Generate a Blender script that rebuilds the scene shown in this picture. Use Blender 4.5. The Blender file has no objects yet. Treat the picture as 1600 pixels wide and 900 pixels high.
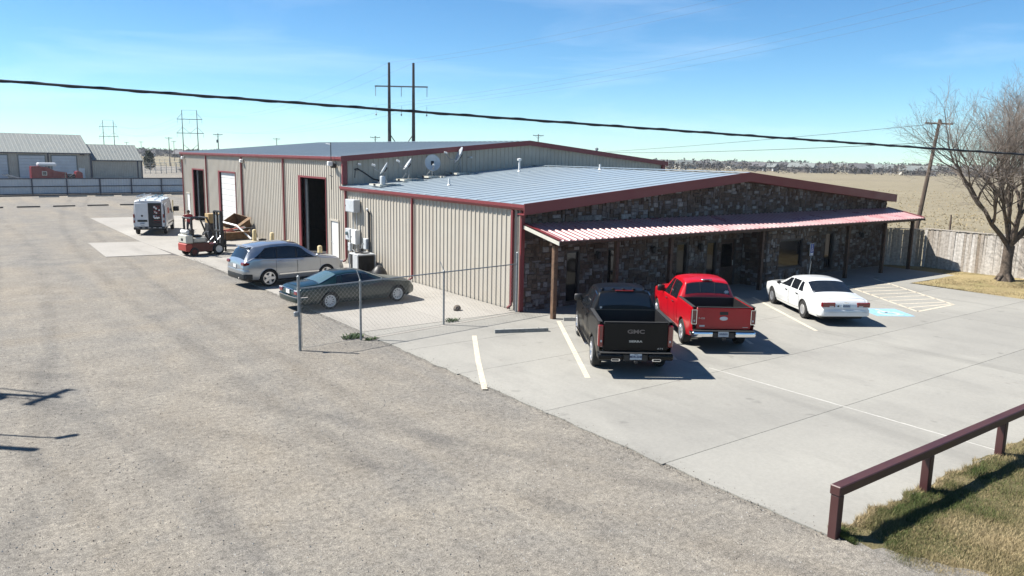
import bpy, bmesh, math, random
import numpy as np
from mathutils import Vector, Matrix
S = bpy.context.scene
COL = S.collection
rad = math.radians

# ------------------------------------------------------------------ camera, sky, sun, exposure
CAM = Vector((0, 0, 5.85))
YAW, PITCH, ROLL, FPX = 0.64031, 0.16893, 0.01992, 1204.6
def cam_axes():
    f = Vector((math.sin(YAW)*math.cos(PITCH), math.cos(YAW)*math.cos(PITCH), -math.sin(PITCH)))
    r = Vector((math.cos(YAW), -math.sin(YAW), 0)); u = r.cross(f)
    return f, math.cos(ROLL)*r + math.sin(ROLL)*u, -math.sin(ROLL)*r + math.cos(ROLL)*u
_f, _r, _u = cam_axes()
cd = bpy.data.cameras.new('camera'); cam = bpy.data.objects.new('camera', cd); COL.objects.link(cam)
cam.matrix_world = Matrix(((_r.x, _u.x, -_f.x, CAM.x), (_r.y, _u.y, -_f.y, CAM.y), (_r.z, _u.z, -_f.z, CAM.z), (0, 0, 0, 1)))
cd.sensor_width = 36; cd.lens = FPX/1600*36; cd.clip_start = .1; cd.clip_end = 20000
S.camera = cam
SUN_EL = rad(51.5); SDIR = Vector((-.732, .681, 0)).normalized()      # towards the sun, on the ground plane
S.world = bpy.data.worlds.new('World'); S.world.use_nodes = True
wn = S.world.node_tree.nodes; wl = S.world.node_tree.links; wn.clear()
SKYSAT = 1.15; SKYHUE = .5
sky = wn.new('ShaderNodeTexSky'); sky.sky_type = 'NISHITA'; sky.sun_disc = False
sky.sun_elevation = SUN_EL; sky.sun_rotation = math.atan2(SDIR.x, SDIR.y)
sky.air_density = 1.0; sky.dust_density = 0.0; sky.ozone_density = 3.0; sky.altitude = 2000
bg = wn.new('ShaderNodeBackground'); bg.inputs[1].default_value = .054
wo = wn.new('ShaderNodeOutputWorld')
tc = wn.new('ShaderNodeTexCoord'); mp = wn.new('ShaderNodeMapping')
mp.inputs['Rotation'].default_value = (0, 0, rad(25)); mp.inputs['Scale'].default_value = (1.2, 1.2, 9)
nz = wn.new('ShaderNodeTexNoise'); nz.inputs['Scale'].default_value = 1.7; nz.inputs['Detail'].default_value = 7; nz.inputs['Roughness'].default_value = .55
nz.inputs['Distortion'].default_value = .6
rp = wn.new('ShaderNodeValToRGB'); rp.color_ramp.elements[0].position = .52; rp.color_ramp.elements[1].position = .85
rp.color_ramp.elements[1].color = (.26, .26, .26, 1)
mx = wn.new('ShaderNodeMixRGB'); mx.inputs[2].default_value = (11, 12, 13, 1)
wl.new(tc.outputs['Generated'], mp.inputs['Vector']); wl.new(mp.outputs[0], nz.inputs['Vector']); wl.new(nz.outputs[0], rp.inputs[0])
wl.new(rp.outputs[0], mx.inputs[0]); hs = wn.new('ShaderNodeHueSaturation'); hs.inputs['Saturation'].default_value = SKYSAT; hs.inputs['Hue'].default_value = SKYHUE; hs.inputs['Value'].default_value = 1; wl.new(sky.outputs[0], hs.inputs['Color']); tn = wn.new('ShaderNodeMixRGB'); tn.blend_type = 'MULTIPLY'; tn.inputs[0].default_value = 1; tn.inputs[2].default_value = (.84, 1.13, 1.2, 1); wl.new(hs.outputs[0], tn.inputs[1]); wl.new(tn.outputs[0], mx.inputs[1]); wl.new(mx.outputs[0], bg.inputs[0]); wl.new(bg.outputs[0], wo.inputs[0])
sd = bpy.data.lights.new('sun', 'SUN'); sd.energy = 5.0; sd.angle = rad(.53); sd.color = (1, .955, .88)
so = bpy.data.objects.new('sun', sd); COL.objects.link(so); so.location = (-30, 40, 60)
to_sun = Vector((SDIR.x*math.cos(SUN_EL), SDIR.y*math.cos(SUN_EL), math.sin(SUN_EL)))
so.rotation_euler = to_sun.to_track_quat('Z', 'Y').to_euler()
S.view_settings.view_transform = 'Standard'; S.view_settings.look = 'None'; S.view_settings.gamma = 1
S.view_settings.exposure = 1.27; S.view_settings.use_curve_mapping = False

# ------------------------------------------------------------------ helpers
class MB:
    def __init__(s): s.v = []; s.f = []; s.c = []
    def add(s, vs, fs, c=None):
        o = len(s.v); s.v += [tuple(v) for v in vs]; s.f += [tuple(i+o for i in f) for f in fs]
        if c is not None: s.c += [c]*len(fs)
        return s
    def box(s, x0, x1, y0, y1, z0, z1, c=None, M=None):
        vs = [(x, y, z) for z in (z0, z1) for y in (y0, y1) for x in (x0, x1)]
        if M is not None: vs = [M @ Vector(v) for v in vs]
        return s.add(vs, [(0, 2, 3, 1), (4, 5, 7, 6), (0, 1, 5, 4), (2, 6, 7, 3), (0, 4, 6, 2), (1, 3, 7, 5)], c)
    def bbox(s, x0, x1, y0, y1, z0, z1, b=.02, M=None):      # box with chamfered edges
        cx, cy, cz = (x0+x1)/2, (y0+y1)/2, (z0+z1)/2; hx, hy, hz = abs(x1-x0)/2, abs(y1-y0)/2, abs(z1-z0)/2
        b = min(b, hx*.9, hy*.9, hz*.9); vs = []; ix = {}
        for sx in (-1, 1):
            for sy in (-1, 1):
                for sz in (-1, 1):
                    for k, (bx, by, bz) in enumerate(((0, b, b), (b, 0, b), (b, b, 0))):
                        ix[sx, sy, sz, k] = len(vs); vs.append((cx+sx*(hx-bx), cy+sy*(hy-by), cz+sz*(hz-bz)))
        fs = []
        for sg in (-1, 1):
            q = [(-1, -1), (1, -1), (1, 1), (-1, 1)]
            fs.append([ix[sg, a, c, 0] for a, c in q]); fs.append([ix[a, sg, c, 1] for a, c in q]); fs.append([ix[a, c, sg, 2] for a, c in q])
        for a in (-1, 1):
            for c in (-1, 1):
                fs.append([ix[a, c, -1, 0], ix[a, c, 1, 0], ix[a, c, 1, 1], ix[a, c, -1, 1]])
                fs.append([ix[a, -1, c, 0], ix[a, 1, c, 0], ix[a, 1, c, 2], ix[a, -1, c, 2]])
                fs.append([ix[-1, a, c, 1], ix[1, a, c, 1], ix[1, a, c, 2], ix[-1, a, c, 2]])
                for d in (-1, 1): fs.append([ix[a, c, d, k] for k in range(3)])
        if M is not None: vs = [M @ Vector(v) for v in vs]
        return s.add(vs, fs)
    def tube(s, pts, r, n=8, cap=True, c=None):
        pts = [Vector(p) for p in pts]; rs = r if isinstance(r, (list, tuple)) else [r]*len(pts)
        vs = []; fs = []
        up = None
        for i, p in enumerate(pts):
            t = (pts[min(i+1, len(pts)-1)]-pts[max(i-1, 0)]).normalized()
            if up is None: up = Vector((0, 0, 1)) if abs(t.z) < .9 else Vector((1, 0, 0))
            a = t.cross(up).normalized(); b = a.cross(t).normalized(); up = b
            for k in range(n):
                q = 2*math.pi*k/n; vs.append(p+rs[i]*(math.cos(q)*a+math.sin(q)*b))
        for i in range(len(pts)-1):
            for k in range(n): fs.append((i*n+k, i*n+(k+1) % n, (i+1)*n+(k+1) % n, (i+1)*n+k))
        if cap and n > 2: fs.append(tuple(range(n))); fs.append(tuple((len(pts)-1)*n+k for k in range(n)))
        return s.add(vs, fs, c)
    def lathe(s, prof, n=24, M=None, c=None, cap=True):                 # prof: (radius, height) about local z
        vs = []; fs = []
        for r, h in prof:
            for k in range(n):
                q = 2*math.pi*k/n; vs.append(Vector((r*math.cos(q), r*math.sin(q), h)))
        for i in range(len(prof)-1):
            for k in range(n): fs.append((i*n+k, i*n+(k+1) % n, (i+1)*n+(k+1) % n, (i+1)*n+k))
        if cap and prof[0][0] > 1e-4: fs.append(tuple(range(n)))
        if cap and prof[-1][0] > 1e-4: fs.append(tuple((len(prof)-1)*n+k for k in range(n)))
        if M is not None: vs = [M @ v for v in vs]
        return s.add(vs, fs, c)
    def prism(s, poly, a0, a1, ax='x', c=None):               # poly extruded along an axis
        n = len(poly)
        def P(p, a): return {'x': (a, p[0], p[1]), 'y': (p[0], a, p[1]), 'z': (p[0], p[1], a)}[ax]
        vs = [P(p, a0) for p in poly]+[P(p, a1) for p in poly]
        fs = [tuple(range(n)), tuple(range(n, 2*n))]+[(i, (i+1) % n, n+(i+1) % n, n+i) for i in range(n)]
        return s.add(vs, fs, c)
    def grid(s, fn, nu, nv, c=None):
        vs = [fn(i/nu, j/nv) for j in range(nv+1) for i in range(nu+1)]
        fs = [(j*(nu+1)+i, j*(nu+1)+i+1, (j+1)*(nu+1)+i+1, (j+1)*(nu+1)+i) for j in range(nv) for i in range(nu)]
        return s.add(vs, fs, c)
    def mesh(s, name, mat, smooth=False, ang=40, fix=True):
        me = bpy.data.meshes.new(name); me.from_pydata(s.v, [], s.f)
        if s.c:
            at = me.attributes.new('tint', 'FLOAT', 'FACE'); at.data.foreach_set('value', np.array(s.c, dtype=np.float32))
        me.materials.append(MAT[mat] if isinstance(mat, str) else mat)
        if fix:
            bm = bmesh.new(); bm.from_mesh(me); bmesh.ops.recalc_face_normals(bm, faces=bm.faces); bm.to_mesh(me); bm.free()
        if smooth:
            me.polygons.foreach_set('use_smooth', [True]*len(me.polygons)); me.set_sharp_from_angle(angle=rad(ang))
        me.update(); return me
    def build(s, name, mat, parent=None, smooth=False, ang=40, fix=True, kind=None):
        return link(name, s.mesh(name, mat, smooth, ang, fix), parent, kind=kind)
def link(name, me, parent=None, loc=None, rz=None, kind=None):
    o = bpy.data.objects.new(name, me); COL.objects.link(o)
    if parent is not None: o.parent = parent
    if loc is not None: o.location = loc
    if rz is not None: o.rotation_euler = (0, 0, rz)
    if kind: o['kind'] = kind
    return o
def tag(o, label, cat, group=None):
    o['label'] = label; o['category'] = cat
    if group: o['group'] = group
    return o
def thing(name, label, cat, loc=(0, 0, 0), rz=0, group=None):
    return tag(link(name, None, None, loc, rz), label, cat, group)
def struct(o): o['kind'] = 'structure'; return o
def T(x, y, z, rz=0, rx=0, ry=0): return Matrix.Translation((x, y, z)) @ Matrix.Rotation(rz, 4, 'Z') @ Matrix.Rotation(ry, 4, 'Y') @ Matrix.Rotation(rx, 4, 'X')
AX_Y = Matrix.Rotation(rad(90), 4, 'X')     # lathe axis z -> -y
AX_X = Matrix.Rotation(rad(90), 4, 'Y')     # lathe axis z -> +x
def text_mesh(txt, size, ex, ey, org, mat, name, parent, depth=.004, sx=1.0, bold=0):
    cu = bpy.data.curves.new('t', 'FONT'); cu.body = txt; cu.size = size; cu.extrude = depth; cu.align_x = 'CENTER'; cu.align_y = 'CENTER'; cu.offset = bold
    cu.resolution_u = 3
    to = bpy.data.objects.new('t', cu); COL.objects.link(to)
    dg = bpy.context.evaluated_depsgraph_get(); me = bpy.data.meshes.new_from_object(to.evaluated_get(dg))
    bpy.data.objects.remove(to); bpy.data.curves.remove(cu)
    ex, ey = Vector(ex), Vector(ey); ez = ex.cross(ey); org = Vector(org)
    for v in me.vertices: v.co = org+ex*v.co.x*sx+ey*v.co.y+ez*v.co.z
    me.materials.clear(); me.materials.append(MAT[mat]); me.name = name
    return link(name, me, parent)

# ------------------------------------------------------------------ materials
MAT = {}
def nodes(name):
    m = bpy.data.materials.new(name); m.use_nodes = True; MAT[name] = m
    nt = m.node_tree; return m, nt, nt.nodes['Principled BSDF']
def N(nt, typ, **kw):
    n = nt.nodes.new(typ)
    for k, v in kw.items():
        if k in n.inputs.keys(): n.inputs[k].default_value = v
        else: setattr(n, k, v)
    return n
def ramp(nt, fac, stops, interp='LINEAR'):
    r = nt.nodes.new('ShaderNodeValToRGB'); cr = r.color_ramp; cr.interpolation = interp
    while len(cr.elements) < len(stops): cr.elements.new(.5)
    for e, (p, c) in zip(cr.elements, stops): e.position = p; e.color = (*c, 1) if len(c) == 3 else c
    nt.links.new(fac, r.inputs[0]); return r.outputs[0]
def noise(nt, scale, detail=4, rough=.55, vec=None, stretch=None, dist=0):
    n = N(nt, 'ShaderNodeTexNoise', Scale=scale, Detail=detail, Roughness=rough, Distortion=dist)
    if vec is None: vec = N(nt, 'ShaderNodeNewGeometry').outputs['Position']
    if stretch:
        mp = N(nt, 'ShaderNodeMapping'); mp.inputs['Scale'].default_value = stretch; nt.links.new(vec, mp.inputs[0]); vec = mp.outputs[0]
    nt.links.new(vec, n.inputs['Vector']); return n.outputs[0]
def mixc(nt, fac, a, b, mode='MIX'):
    m = N(nt, 'ShaderNodeMixRGB', blend_type=mode)
    for i, q in ((0, fac), (1, a), (2, b)):
        if hasattr(q, 'links'): nt.links.new(q, m.inputs[i])
        else: m.inputs[i].default_value = q if i == 0 else ((*q, 1) if len(q) == 3 else q)
    return m.outputs[0]
def bump(nt, bs, h, strength=.3, dist=.02):
    b = N(nt, 'ShaderNodeBump', Strength=strength, Distance=dist); nt.links.new(h, b.inputs['Height']); nt.links.new(b.outputs[0], bs.inputs['Normal'])
def plain(name, col, rough=.5, metal=0, var=.12, scale=3, coat=0, spec=.5, bmp=0, bscale=60):
    m, nt, b = nodes(name)
    b.inputs['Roughness'].default_value = rough; b.inputs['Metallic'].default_value = metal
    b.inputs['Coat Weight'].default_value = coat; b.inputs['Coat Roughness'].default_value = .04; b.inputs['Specular IOR Level'].default_value = spec
    if var:
        n = noise(nt, scale, 5)
        lo = tuple(c*(1-var) for c in col); hi = tuple(min(1, c*(1+var)) for c in col)
        nt.links.new(ramp(nt, n, [(.3, lo), (.7, hi)]), b.inputs['Base Color'])
    else: b.inputs['Base Color'].default_value = (*col, 1)
    if bmp: bump(nt, b, noise(nt, bscale, 3), bmp, .01)
    return m
def dusty(name, col, rough, metal, dirt, amt=.35):            # painted sheet with streaks of dust
    m, nt, b = nodes(name); b.inputs['Metallic'].default_value = metal
    a = noise(nt, .9, 6, .6); st = noise(nt, 2.2, 5, .6, stretch=(1, 1, .12))
    base = mixc(nt, ramp(nt, a, [(.35, (0, 0, 0)), (.7, (amt,)*3)]), col, dirt)
    base = mixc(nt, ramp(nt, st, [(.5, (0, 0, 0)), (.75, (amt*.8,)*3)]), base, dirt)
    nt.links.new(base, b.inputs['Base Color'])
    if name in ('canopy_red', 'galv_roof'): b.inputs['Specular IOR Level'].default_value = .8; b.inputs['Coat Weight'].default_value = .35; b.inputs['Coat Roughness'].default_value = .2
    nt.links.new(ramp(nt, a, [(.3, (rough*.8,)*3), (.7, (min(1, rough*1.25),)*3)]), b.inputs['Roughness'])
    return m
dusty('beige_sheet', (.52, .48, .41), .5, 0, (.40, .35, .28), .4)
dusty('white_sheet', (.74, .75, .75), .45, 0, (.55, .52, .47), .35)
dusty('galv_roof', (.36, .43, .47), .45, .15, (.30, .36, .39), .45)
dusty('grey_roof', (.2, .22, .21), .6, .0, (.2, .21, .2), .35)
dusty('red_trim', (.21, .028, .033), .45, 0, (.19, .045, .045), .45)
dusty('canopy_red', (.30, .125, .13), .3, 0, (.36, .225, .22), .85)
dusty('pipe_red', (.06, .019, .019), .5, 0, (.10, .042, .036), .5)
dusty('blue_trim', (.03, .04, .07), .5, 0, (.08, .08, .1), .3)
dusty('fence_sheet', (.62, .66, .70), .5, .15, (.5, .5, .5), .35)
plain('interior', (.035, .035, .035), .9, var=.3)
plain('black', (.012, .012, .013), .5, var=.2)
plain('rubber', (.02, .02, .02), .85, var=.25, scale=12)
plain('dark_metal', (.035, .035, .038), .5, .4)
plain('steel', (.45, .47, .48), .4, .8)
plain('galv', (.30, .32, .33), .5, .4, var=.2, scale=9)
plain('white_paint', (.78, .78, .76), .45)
plain('grey_box', (.55, .58, .60), .5, .1)
plain('grey_pvc', (.5, .52, .53), .5)
plain('dish_grey', (.52, .55, .58), .4)
plain('chrome', (.75, .76, .78), .12, 1, var=0)
plain('badge_metal', (.22, .2, .2), .35, .6, var=0)
plain('alloy', (.62, .63, .65), .28, .85, var=.05)
plain('red_lens', (.2, .003, .006), .12, coat=1, var=0)
plain('clear_lens', (.6, .6, .62), .1, coat=1, var=0)
plain('plate', (.55, .62, .68), .4, var=.05)
plain('plate_ink', (.03, .06, .16), .5, var=0)
plain('yellow', (.66, .54, .30), .55, var=.2, scale=6)
plain('line_paint', (.60, .535, .42), .7, var=.18, scale=9)
plain('blue_paint', (.26, .48, .66), .7, var=.18, scale=9)
plain('white_line', (.38, .37, .34), .7, var=.15, scale=9)
plain('sign_blue', (.015, .06, .32), .4, var=0)
plain('cardboard', (.2, .115, .055), .8, var=.35, scale=6)
plain('carton', (.42, .29, .13), .8, var=.2, scale=6)
plain('wood_dark', (.07, .038, .022), .75, var=.5, scale=7, bmp=.3)
plain('post_wood_sunlit', (.16, .09, .05), .75, var=.45, scale=7, bmp=.3)  # paler wood tone, only for the porch post in sun
plain('pole_wood', (.10, .07, .05), .85, var=.35, scale=2)
plain('pole_far', (.11, .10, .10), .8, var=.2, scale=1)
plain('steel_pole', (.028, .02, .02), .6, var=.3, scale=1)
plain('bark', (.12, .092, .07), .9, var=.45, scale=9, bmp=.8, bscale=25)
plain('twig', (.27, .225, .19), .85, var=.3, scale=3)
plain('cable', (.018, .022, .03), .55, var=.3, scale=30)
plain('insulator', (.25, .27, .3), .3)
plain('skin', (.35, .2, .14), .6, var=0)
plain('shirt_red', (.36, .02, .03), .8, var=.2, scale=9)
plain('trousers', (.025, .03, .045), .85, var=.2, scale=9)
plain('hair', (.02, .015, .012), .7, var=0)
plain('tan_seat', (.35, .3, .22), .6)
plain('rock', (.16, .13, .10), .9, var=.4, scale=9)
plain('stop_concrete', (.30, .30, .28), .85, var=.2, scale=8)
plain('stop_dark', (.085, .08, .075), .9, var=.2, scale=8)
plain('cream', (.62, .60, .52), .45, var=.08)
plain('fork_red', (.11, .018, .014), .5, var=.25, scale=5)
plain('semi_red', (.2, .006, .01), .35, coat=.3, var=.1)
plain('orange_red', (.38, .04, .025), .5)
plain('ladder_blue', (.12, .35, .5), .5)
plain('house_wall', (.2, .175, .155), .8, var=.3, scale=.05)
plain('house_roof', (.115, .112, .118), .85, var=.4, scale=.05)
plain('mortar', (.09, .08, .074), .95, var=.2, scale=6)
plain('paint_white', (.80, .82, .82), .3, coat=.8, var=.02)
plain('paint_red', (.5, .003, .012), .35, coat=.4, var=.04, spec=.3)
plain('paint_black', (.003, .003, .0035), .45, coat=.2, var=0, spec=.12)
plain('paint_silver', (.48, .51, .55), .32, .75, coat=1, var=.04)
plain('paint_green', (.003, .022, .023), .3, .2, coat=.6, var=.05)
plain('van_white', (.76, .78, .80), .35, coat=.4, var=.05)
plain('wire_grey', (.12, .13, .14), .7)
plain('glass', (.008, .010, .013), .04, spec=.7, var=0)
plain('glass_pale', (.06, .10, .11), .05, spec=.9, var=0)
plain('brown_window', (.008, .008, .009), .06, spec=.3, var=0)
plain('foliage_dark', (.035, .055, .025), .8, var=.4, scale=5)
plain('weed', (.07, .13, .03), .8, var=.4, scale=9)

def gravel():
    m, nt, b = nodes('gravel'); b.inputs['Roughness'].default_value = .95; b.inputs['Specular IOR Level'].default_value = .15
    big = noise(nt, .09, 6, .65, dist=1.2); trk = noise(nt, .5, 5, .6, stretch=(1, .07, 1), dist=.25); mid = noise(nt, .9, 6, .65); fine = noise(nt, 22, 4, .7); sp = noise(nt, 55, 2, .6)
    c = mixc(nt, ramp(nt, big, [(.38, (0, 0, 0)), (.62, (1, 1, 1))]), (.335, .30, .25), (.285, .272, .25))
    c = mixc(nt, ramp(nt, trk, [(.42, (0, 0, 0)), (.66, (.75,)*3)]), c, (.235, .229, .219))
    c = mixc(nt, ramp(nt, mid, [(.45, (0, 0, 0)), (.72, (.55,)*3)]), c, (.385, .36, .32))
    c = mixc(nt, .75, c, ramp(nt, fine, [(.25, (.45,)*3), (.5, (1, 1, 1)), (.75, (1.45, 1.45, 1.42))]), 'MULTIPLY')
    c = mixc(nt, .8, c, ramp(nt, sp, [(.3, (.35,)*3), (.5, (1, 1, 1)), (.72, (1.7, 1.7, 1.65))]), 'MULTIPLY')
    c = mixc(nt, .8, c, ramp(nt, noise(nt, 8, 4, .75), [(.3, (.55,)*3), (.5, (1, 1, 1)), (.7, (1.4, 1.39, 1.36))]), 'MULTIPLY')
    c = mixc(nt, .8, c, ramp(nt, noise(nt, .45, 6, .7), [(.3, (.9, .905, .915)), (.5, (1, 1, 1)), (.7, (1.1, 1.09, 1.06))]), 'MULTIPLY')
    pos = N(nt, 'ShaderNodeNewGeometry').outputs['Position']; brk = noise(nt, .35, 4, .6)
    for cx, cy, rr_ in ((-16, 12, 17.6), (-16, 12, 19.3), (400, 30, 394.3), (400, 30, 392.6), (-300, 60, 302.4), (-300, 60, 304.2), (-62, -25, 78), (-62, -25, 79.8)):   # wheel lanes
        vm = N(nt, 'ShaderNodeVectorMath', operation='DISTANCE'); nt.links.new(pos, vm.inputs[0]); vm.inputs[1].default_value = (cx, cy, 0)
        ad = N(nt, 'ShaderNodeMath', operation='MULTIPLY_ADD'); nt.links.new(brk, ad.inputs[0]); ad.inputs[1].default_value = .9; nt.links.new(vm.outputs['Value'], ad.inputs[2])
        sb = N(nt, 'ShaderNodeMath', operation='SUBTRACT'); nt.links.new(ad.outputs[0], sb.inputs[0]); sb.inputs[1].default_value = rr_+.45
        ab = N(nt, 'ShaderNodeMath', operation='ABSOLUTE'); nt.links.new(sb.outputs[0], ab.inputs[0])
        k = N(nt, 'ShaderNodeMath', operation='MULTIPLY'); nt.links.new(ramp(nt, ab.outputs[0], [(.12, (.85,)*3), (.34, (.0,)*3)]), k.inputs[0]); nt.links.new(ramp(nt, brk, [(.35, (0, 0, 0)), (.55, (1, 1, 1))]), k.inputs[1])
        c = mixc(nt, k.outputs[0], c, mixc(nt, 1, c, (.82, .825, .84), 'MULTIPLY'))
    c = mixc(nt, 1, c, (.81, .80, .787), 'MULTIPLY')
    nt.links.new(c, b.inputs['Base Color']); bump(nt, b, mixc(nt, .5, fine, sp), .8, .03)
gravel()
def concrete(name, col, dirt):
    m, nt, b = nodes(name); b.inputs['Roughness'].default_value = .8; b.inputs['Specular IOR Level'].default_value = .3
    a = noise(nt, .22, 6, .6, dist=.5); s = noise(nt, .8, 6, .65, stretch=(1, .4, 1)); f = noise(nt, 14, 4, .6)
    oi = N(nt, 'ShaderNodeObjectInfo').outputs['Random']
    c = mixc(nt, ramp(nt, a, [(.35, (0, 0, 0)), (.68, (.7,)*3)]), col, dirt)
    c = mixc(nt, ramp(nt, s, [(.5, (0, 0, 0)), (.75, (.45,)*3)]), c, tuple(x*.8 for x in dirt))
    c = mixc(nt, 1, c, ramp(nt, oi, [(0, (.95,)*3), (1, (1.04,)*3)]), 'MULTIPLY')
    c = mixc(nt, .35, c, ramp(nt, f, [(.3, (.8,)*3), (.7, (1.15,)*3)]), 'MULTIPLY')
    v = N(nt, 'ShaderNodeTexVoronoi', Scale=.9); nt.links.new(N(nt, 'ShaderNodeNewGeometry').outputs['Position'], v.inputs['Vector'])
    c = mixc(nt, ramp(nt, v.outputs['Distance'], [(.0, (.6,)*3), (.09, (0, 0, 0))]), c, (.22, .2, .18))
    st = noise(nt, .5, 4, .55, stretch=(1, .12, 1), dist=.3)
    c = mixc(nt, ramp(nt, st, [(.56, (0, 0, 0)), (.68, (.35,)*3)]), c, tuple(x*.62 for x in dirt))
    oil = noise(nt, 1.3, 3, .5)
    c = mixc(nt, ramp(nt, oil, [(.68, (0, 0, 0)), (.76, (.5,)*3)]), c, (.13, .125, .115))
    nt.links.new(c, b.inputs['Base Color']); bump(nt, b, f, .15, .005)
concrete('concrete', (.345, .335, .300), (.265, .258, .235))
concrete('concrete_light', (.38, .36, .325), (.315, .295, .262))
def field():
    m, nt, b = nodes('field'); b.inputs['Roughness'].default_value = .95; b.inputs['Specular IOR Level'].default_value = .1
    big = noise(nt, .018, 5, .6); mid = noise(nt, .25, 6, .65, stretch=(1, 1, 1)); fine = noise(nt, 5, 5, .7)
    c = mixc(nt, ramp(nt, big, [(.35, (0, 0, 0)), (.65, (1, 1, 1))]), (.285, .248, .17), (.255, .22, .155))
    c = mixc(nt, ramp(nt, mid, [(.45, (0, 0, 0)), (.7, (.7,)*3)]), c, (.20, .172, .112))
    c = mixc(nt, .6, c, ramp(nt, fine, [(.3, (.6,)*3), (.7, (1.35,)*3)]), 'MULTIPLY')
    nt.links.new(c, b.inputs['Base Color']); bump(nt, b, fine, .6, .05)
field()
def lawn(name, a, b_, g):
    m, nt, b = nodes(name); b.inputs['Roughness'].default_value = .95; b.inputs['Specular IOR Level'].default_value = .1
    n1 = noise(nt, 1.1, 6, .7); n2 = noise(nt, 25, 4, .7)
    c = mixc(nt, ramp(nt, n1, [(.4, (0, 0, 0)), (.62, (1, 1, 1))]), a, b_)
    c = mixc(nt, ramp(nt, noise(nt, .7, 5, .6), [(.5, (0, 0, 0)), (.7, (.7,)*3)]), c, g)
    c = mixc(nt, .7, c, ramp(nt, n2, [(.3, (.5,)*3), (.7, (1.4,)*3)]), 'MULTIPLY')
    nt.links.new(c, b.inputs['Base Color']); bump(nt, b, n2, .8, .03)
lawn('lawn_near', (.13, .115, .06), (.2, .165, .09), (.07, .08, .03))
lawn('lawn_dry', (.40, .32, .17), (.33, .27, .14), (.22, .21, .09))
def tinted(name, stops, rough=.85, var=.25, scale=12, interp='LINEAR'):
    m, nt, b = nodes(name); b.inputs['Roughness'].default_value = rough; b.inputs['Specular IOR Level'].default_value = .25
    at = N(nt, 'ShaderNodeAttribute', attribute_name='tint')
    c = ramp(nt, at.outputs['Fac'], stops, interp)
    n = noise(nt, scale, 5, .6)
    c = mixc(nt, 1, c, ramp(nt, n, [(.3, (1-var,)*3), (.7, (1+var,)*3)]), 'MULTIPLY')
    nt.links.new(c, b.inputs['Base Color'])
    if scale > 5: bump(nt, b, n, .5, .02)
    return m
tinted('stone', [(0, (.085, .06, .047)), (.3, (.13, .095, .074)), (.55, (.165, .128, .10)), (.72, (.17, .152, .145)), (.88, (.235, .222, .215)), (1, (.33, .315, .30))], var=.3)
tinted('grass_blade', [(0, (.075, .105, .03)), (.3, (.15, .155, .06)), (.55, (.29, .235, .12)), (1, (.44, .35, .20))], .9, .15, 3)
tinted('dry_blade', [(0, (.19, .15, .085)), (.5, (.36, .285, .155)), (1, (.50, .41, .25))], .9, .15, 3)
tinted('far_wood', [(0, (.05, .058, .055)), (.5, (.105, .10, .10)), (1, (.15, .135, .12))], .9, .1, .1)
tinted('picket', [(0, (.24, .19, .14)), (.5, (.47, .43, .385)), (1, (.62, .59, .55))], .85, .3, 8)

def deepen(k, skip=('chrome', 'alloy', 'glass', 'glass_pale', 'steel', 'brown_window', 'canopy_red', 'white_line')):
    for nm, m in MAT.items():
        if nm in skip: continue
        nt = m.node_tree; i = nt.nodes['Principled BSDF'].inputs['Base Color']
        if i.is_linked:
            src = i.links[0].from_socket; nt.links.new(mixc(nt, 1, src, (k, k, k), 'MULTIPLY'), i)
        else: i.default_value = [c*k for c in i.default_value[:3]]+[1]
deepen(.72)
R_ = random.Random(7)
# ------------------------------------------------------------------ the setting: ground, gravel lot, concrete
def sheet(name, poly, z, mat):
    o = MB().add([(x, y, z) for x, y in poly], [tuple(range(len(poly)))]).build(name, mat); return struct(o)
sheet('field', [(-7000, -3000), (9000, -3000), (9000, 9000), (-7000, 9000)], -.06, 'field')
def wob(a, b, n, amp, seed):
    r = random.Random(seed); pts = []
    for i in range(n):
        t = i/n; pts.append((a[0]+(b[0]-a[0])*t+r.uniform(-amp, amp), a[1]+(b[1]-a[1])*t+r.uniform(-amp, amp)))
    return pts
gp = wob((-60, -30), (12.5, -30), 4, 0, 1)+wob((12.5, -30), (12.1, 3.2), 20, .25, 2)+wob((12.1, 3.2), (11.0, 6.0), 14, .12, 3)+[(11.3, 6.5), (11.3, 40), (40, 40), (40, 73), (60, 100)]+wob((60, 128), (-60, 118), 30, .6, 5)
sheet('gravel_lot', gp, 0, 'gravel')
sheet('gravel_yard', wob((-60, 126), (70, 140), 20, .6, 6)+[(70, 300), (-60, 290)], -.02, 'gravel')
# concrete: slabs divided by joints
lot = struct(sheet('concrete_parking_lot', [(10.95, 6.15), (38.4, 6.15), (38.4, 18.6), (43.6, 18.6), (43.6, 22.9), (10.95, 22.9)], .004, 'mortar'))
XJ = [10.9, 17.25, 24.4, 31.5, 38.5]; YJ = [6.1, 9.58, 13.3, 17.0, 20.0, 22.9]
for i in range(4):
    for j in range(5):
        g = .007
        x0, x1, y0, y1 = XJ[i]+g, XJ[i+1]-g, YJ[j]+g, YJ[j+1]-g
        if i == 0:                                             # the free edge towards the gravel is not quite straight
            r = random.Random(j); n = 9; m = MB()
            ed = [(x0+r.uniform(-.05, .05), y1+(y0-y1)*k/n) for k in range(n+1)]
            m.prism([(x1, y0), (x1, y1)]+ed, .005, .03, 'z').build('slab', 'concrete', lot)
        else: MB().box(x0, x1, y0, y1, .005, .03).build('slab', 'concrete', lot)
MB().box(38.507, 43.6, 18.6, 22.9, .005, .03).build('slab', 'concrete', lot)
m = MB()
for k in range(26):
    y = 6.15+k*.29; m.box(17.232+R_.uniform(-.006, .006), 17.266+R_.uniform(-.008, .008), y, y+.288, .02, .034)
m.build('joint_seal', 'white_line', lot)
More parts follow.
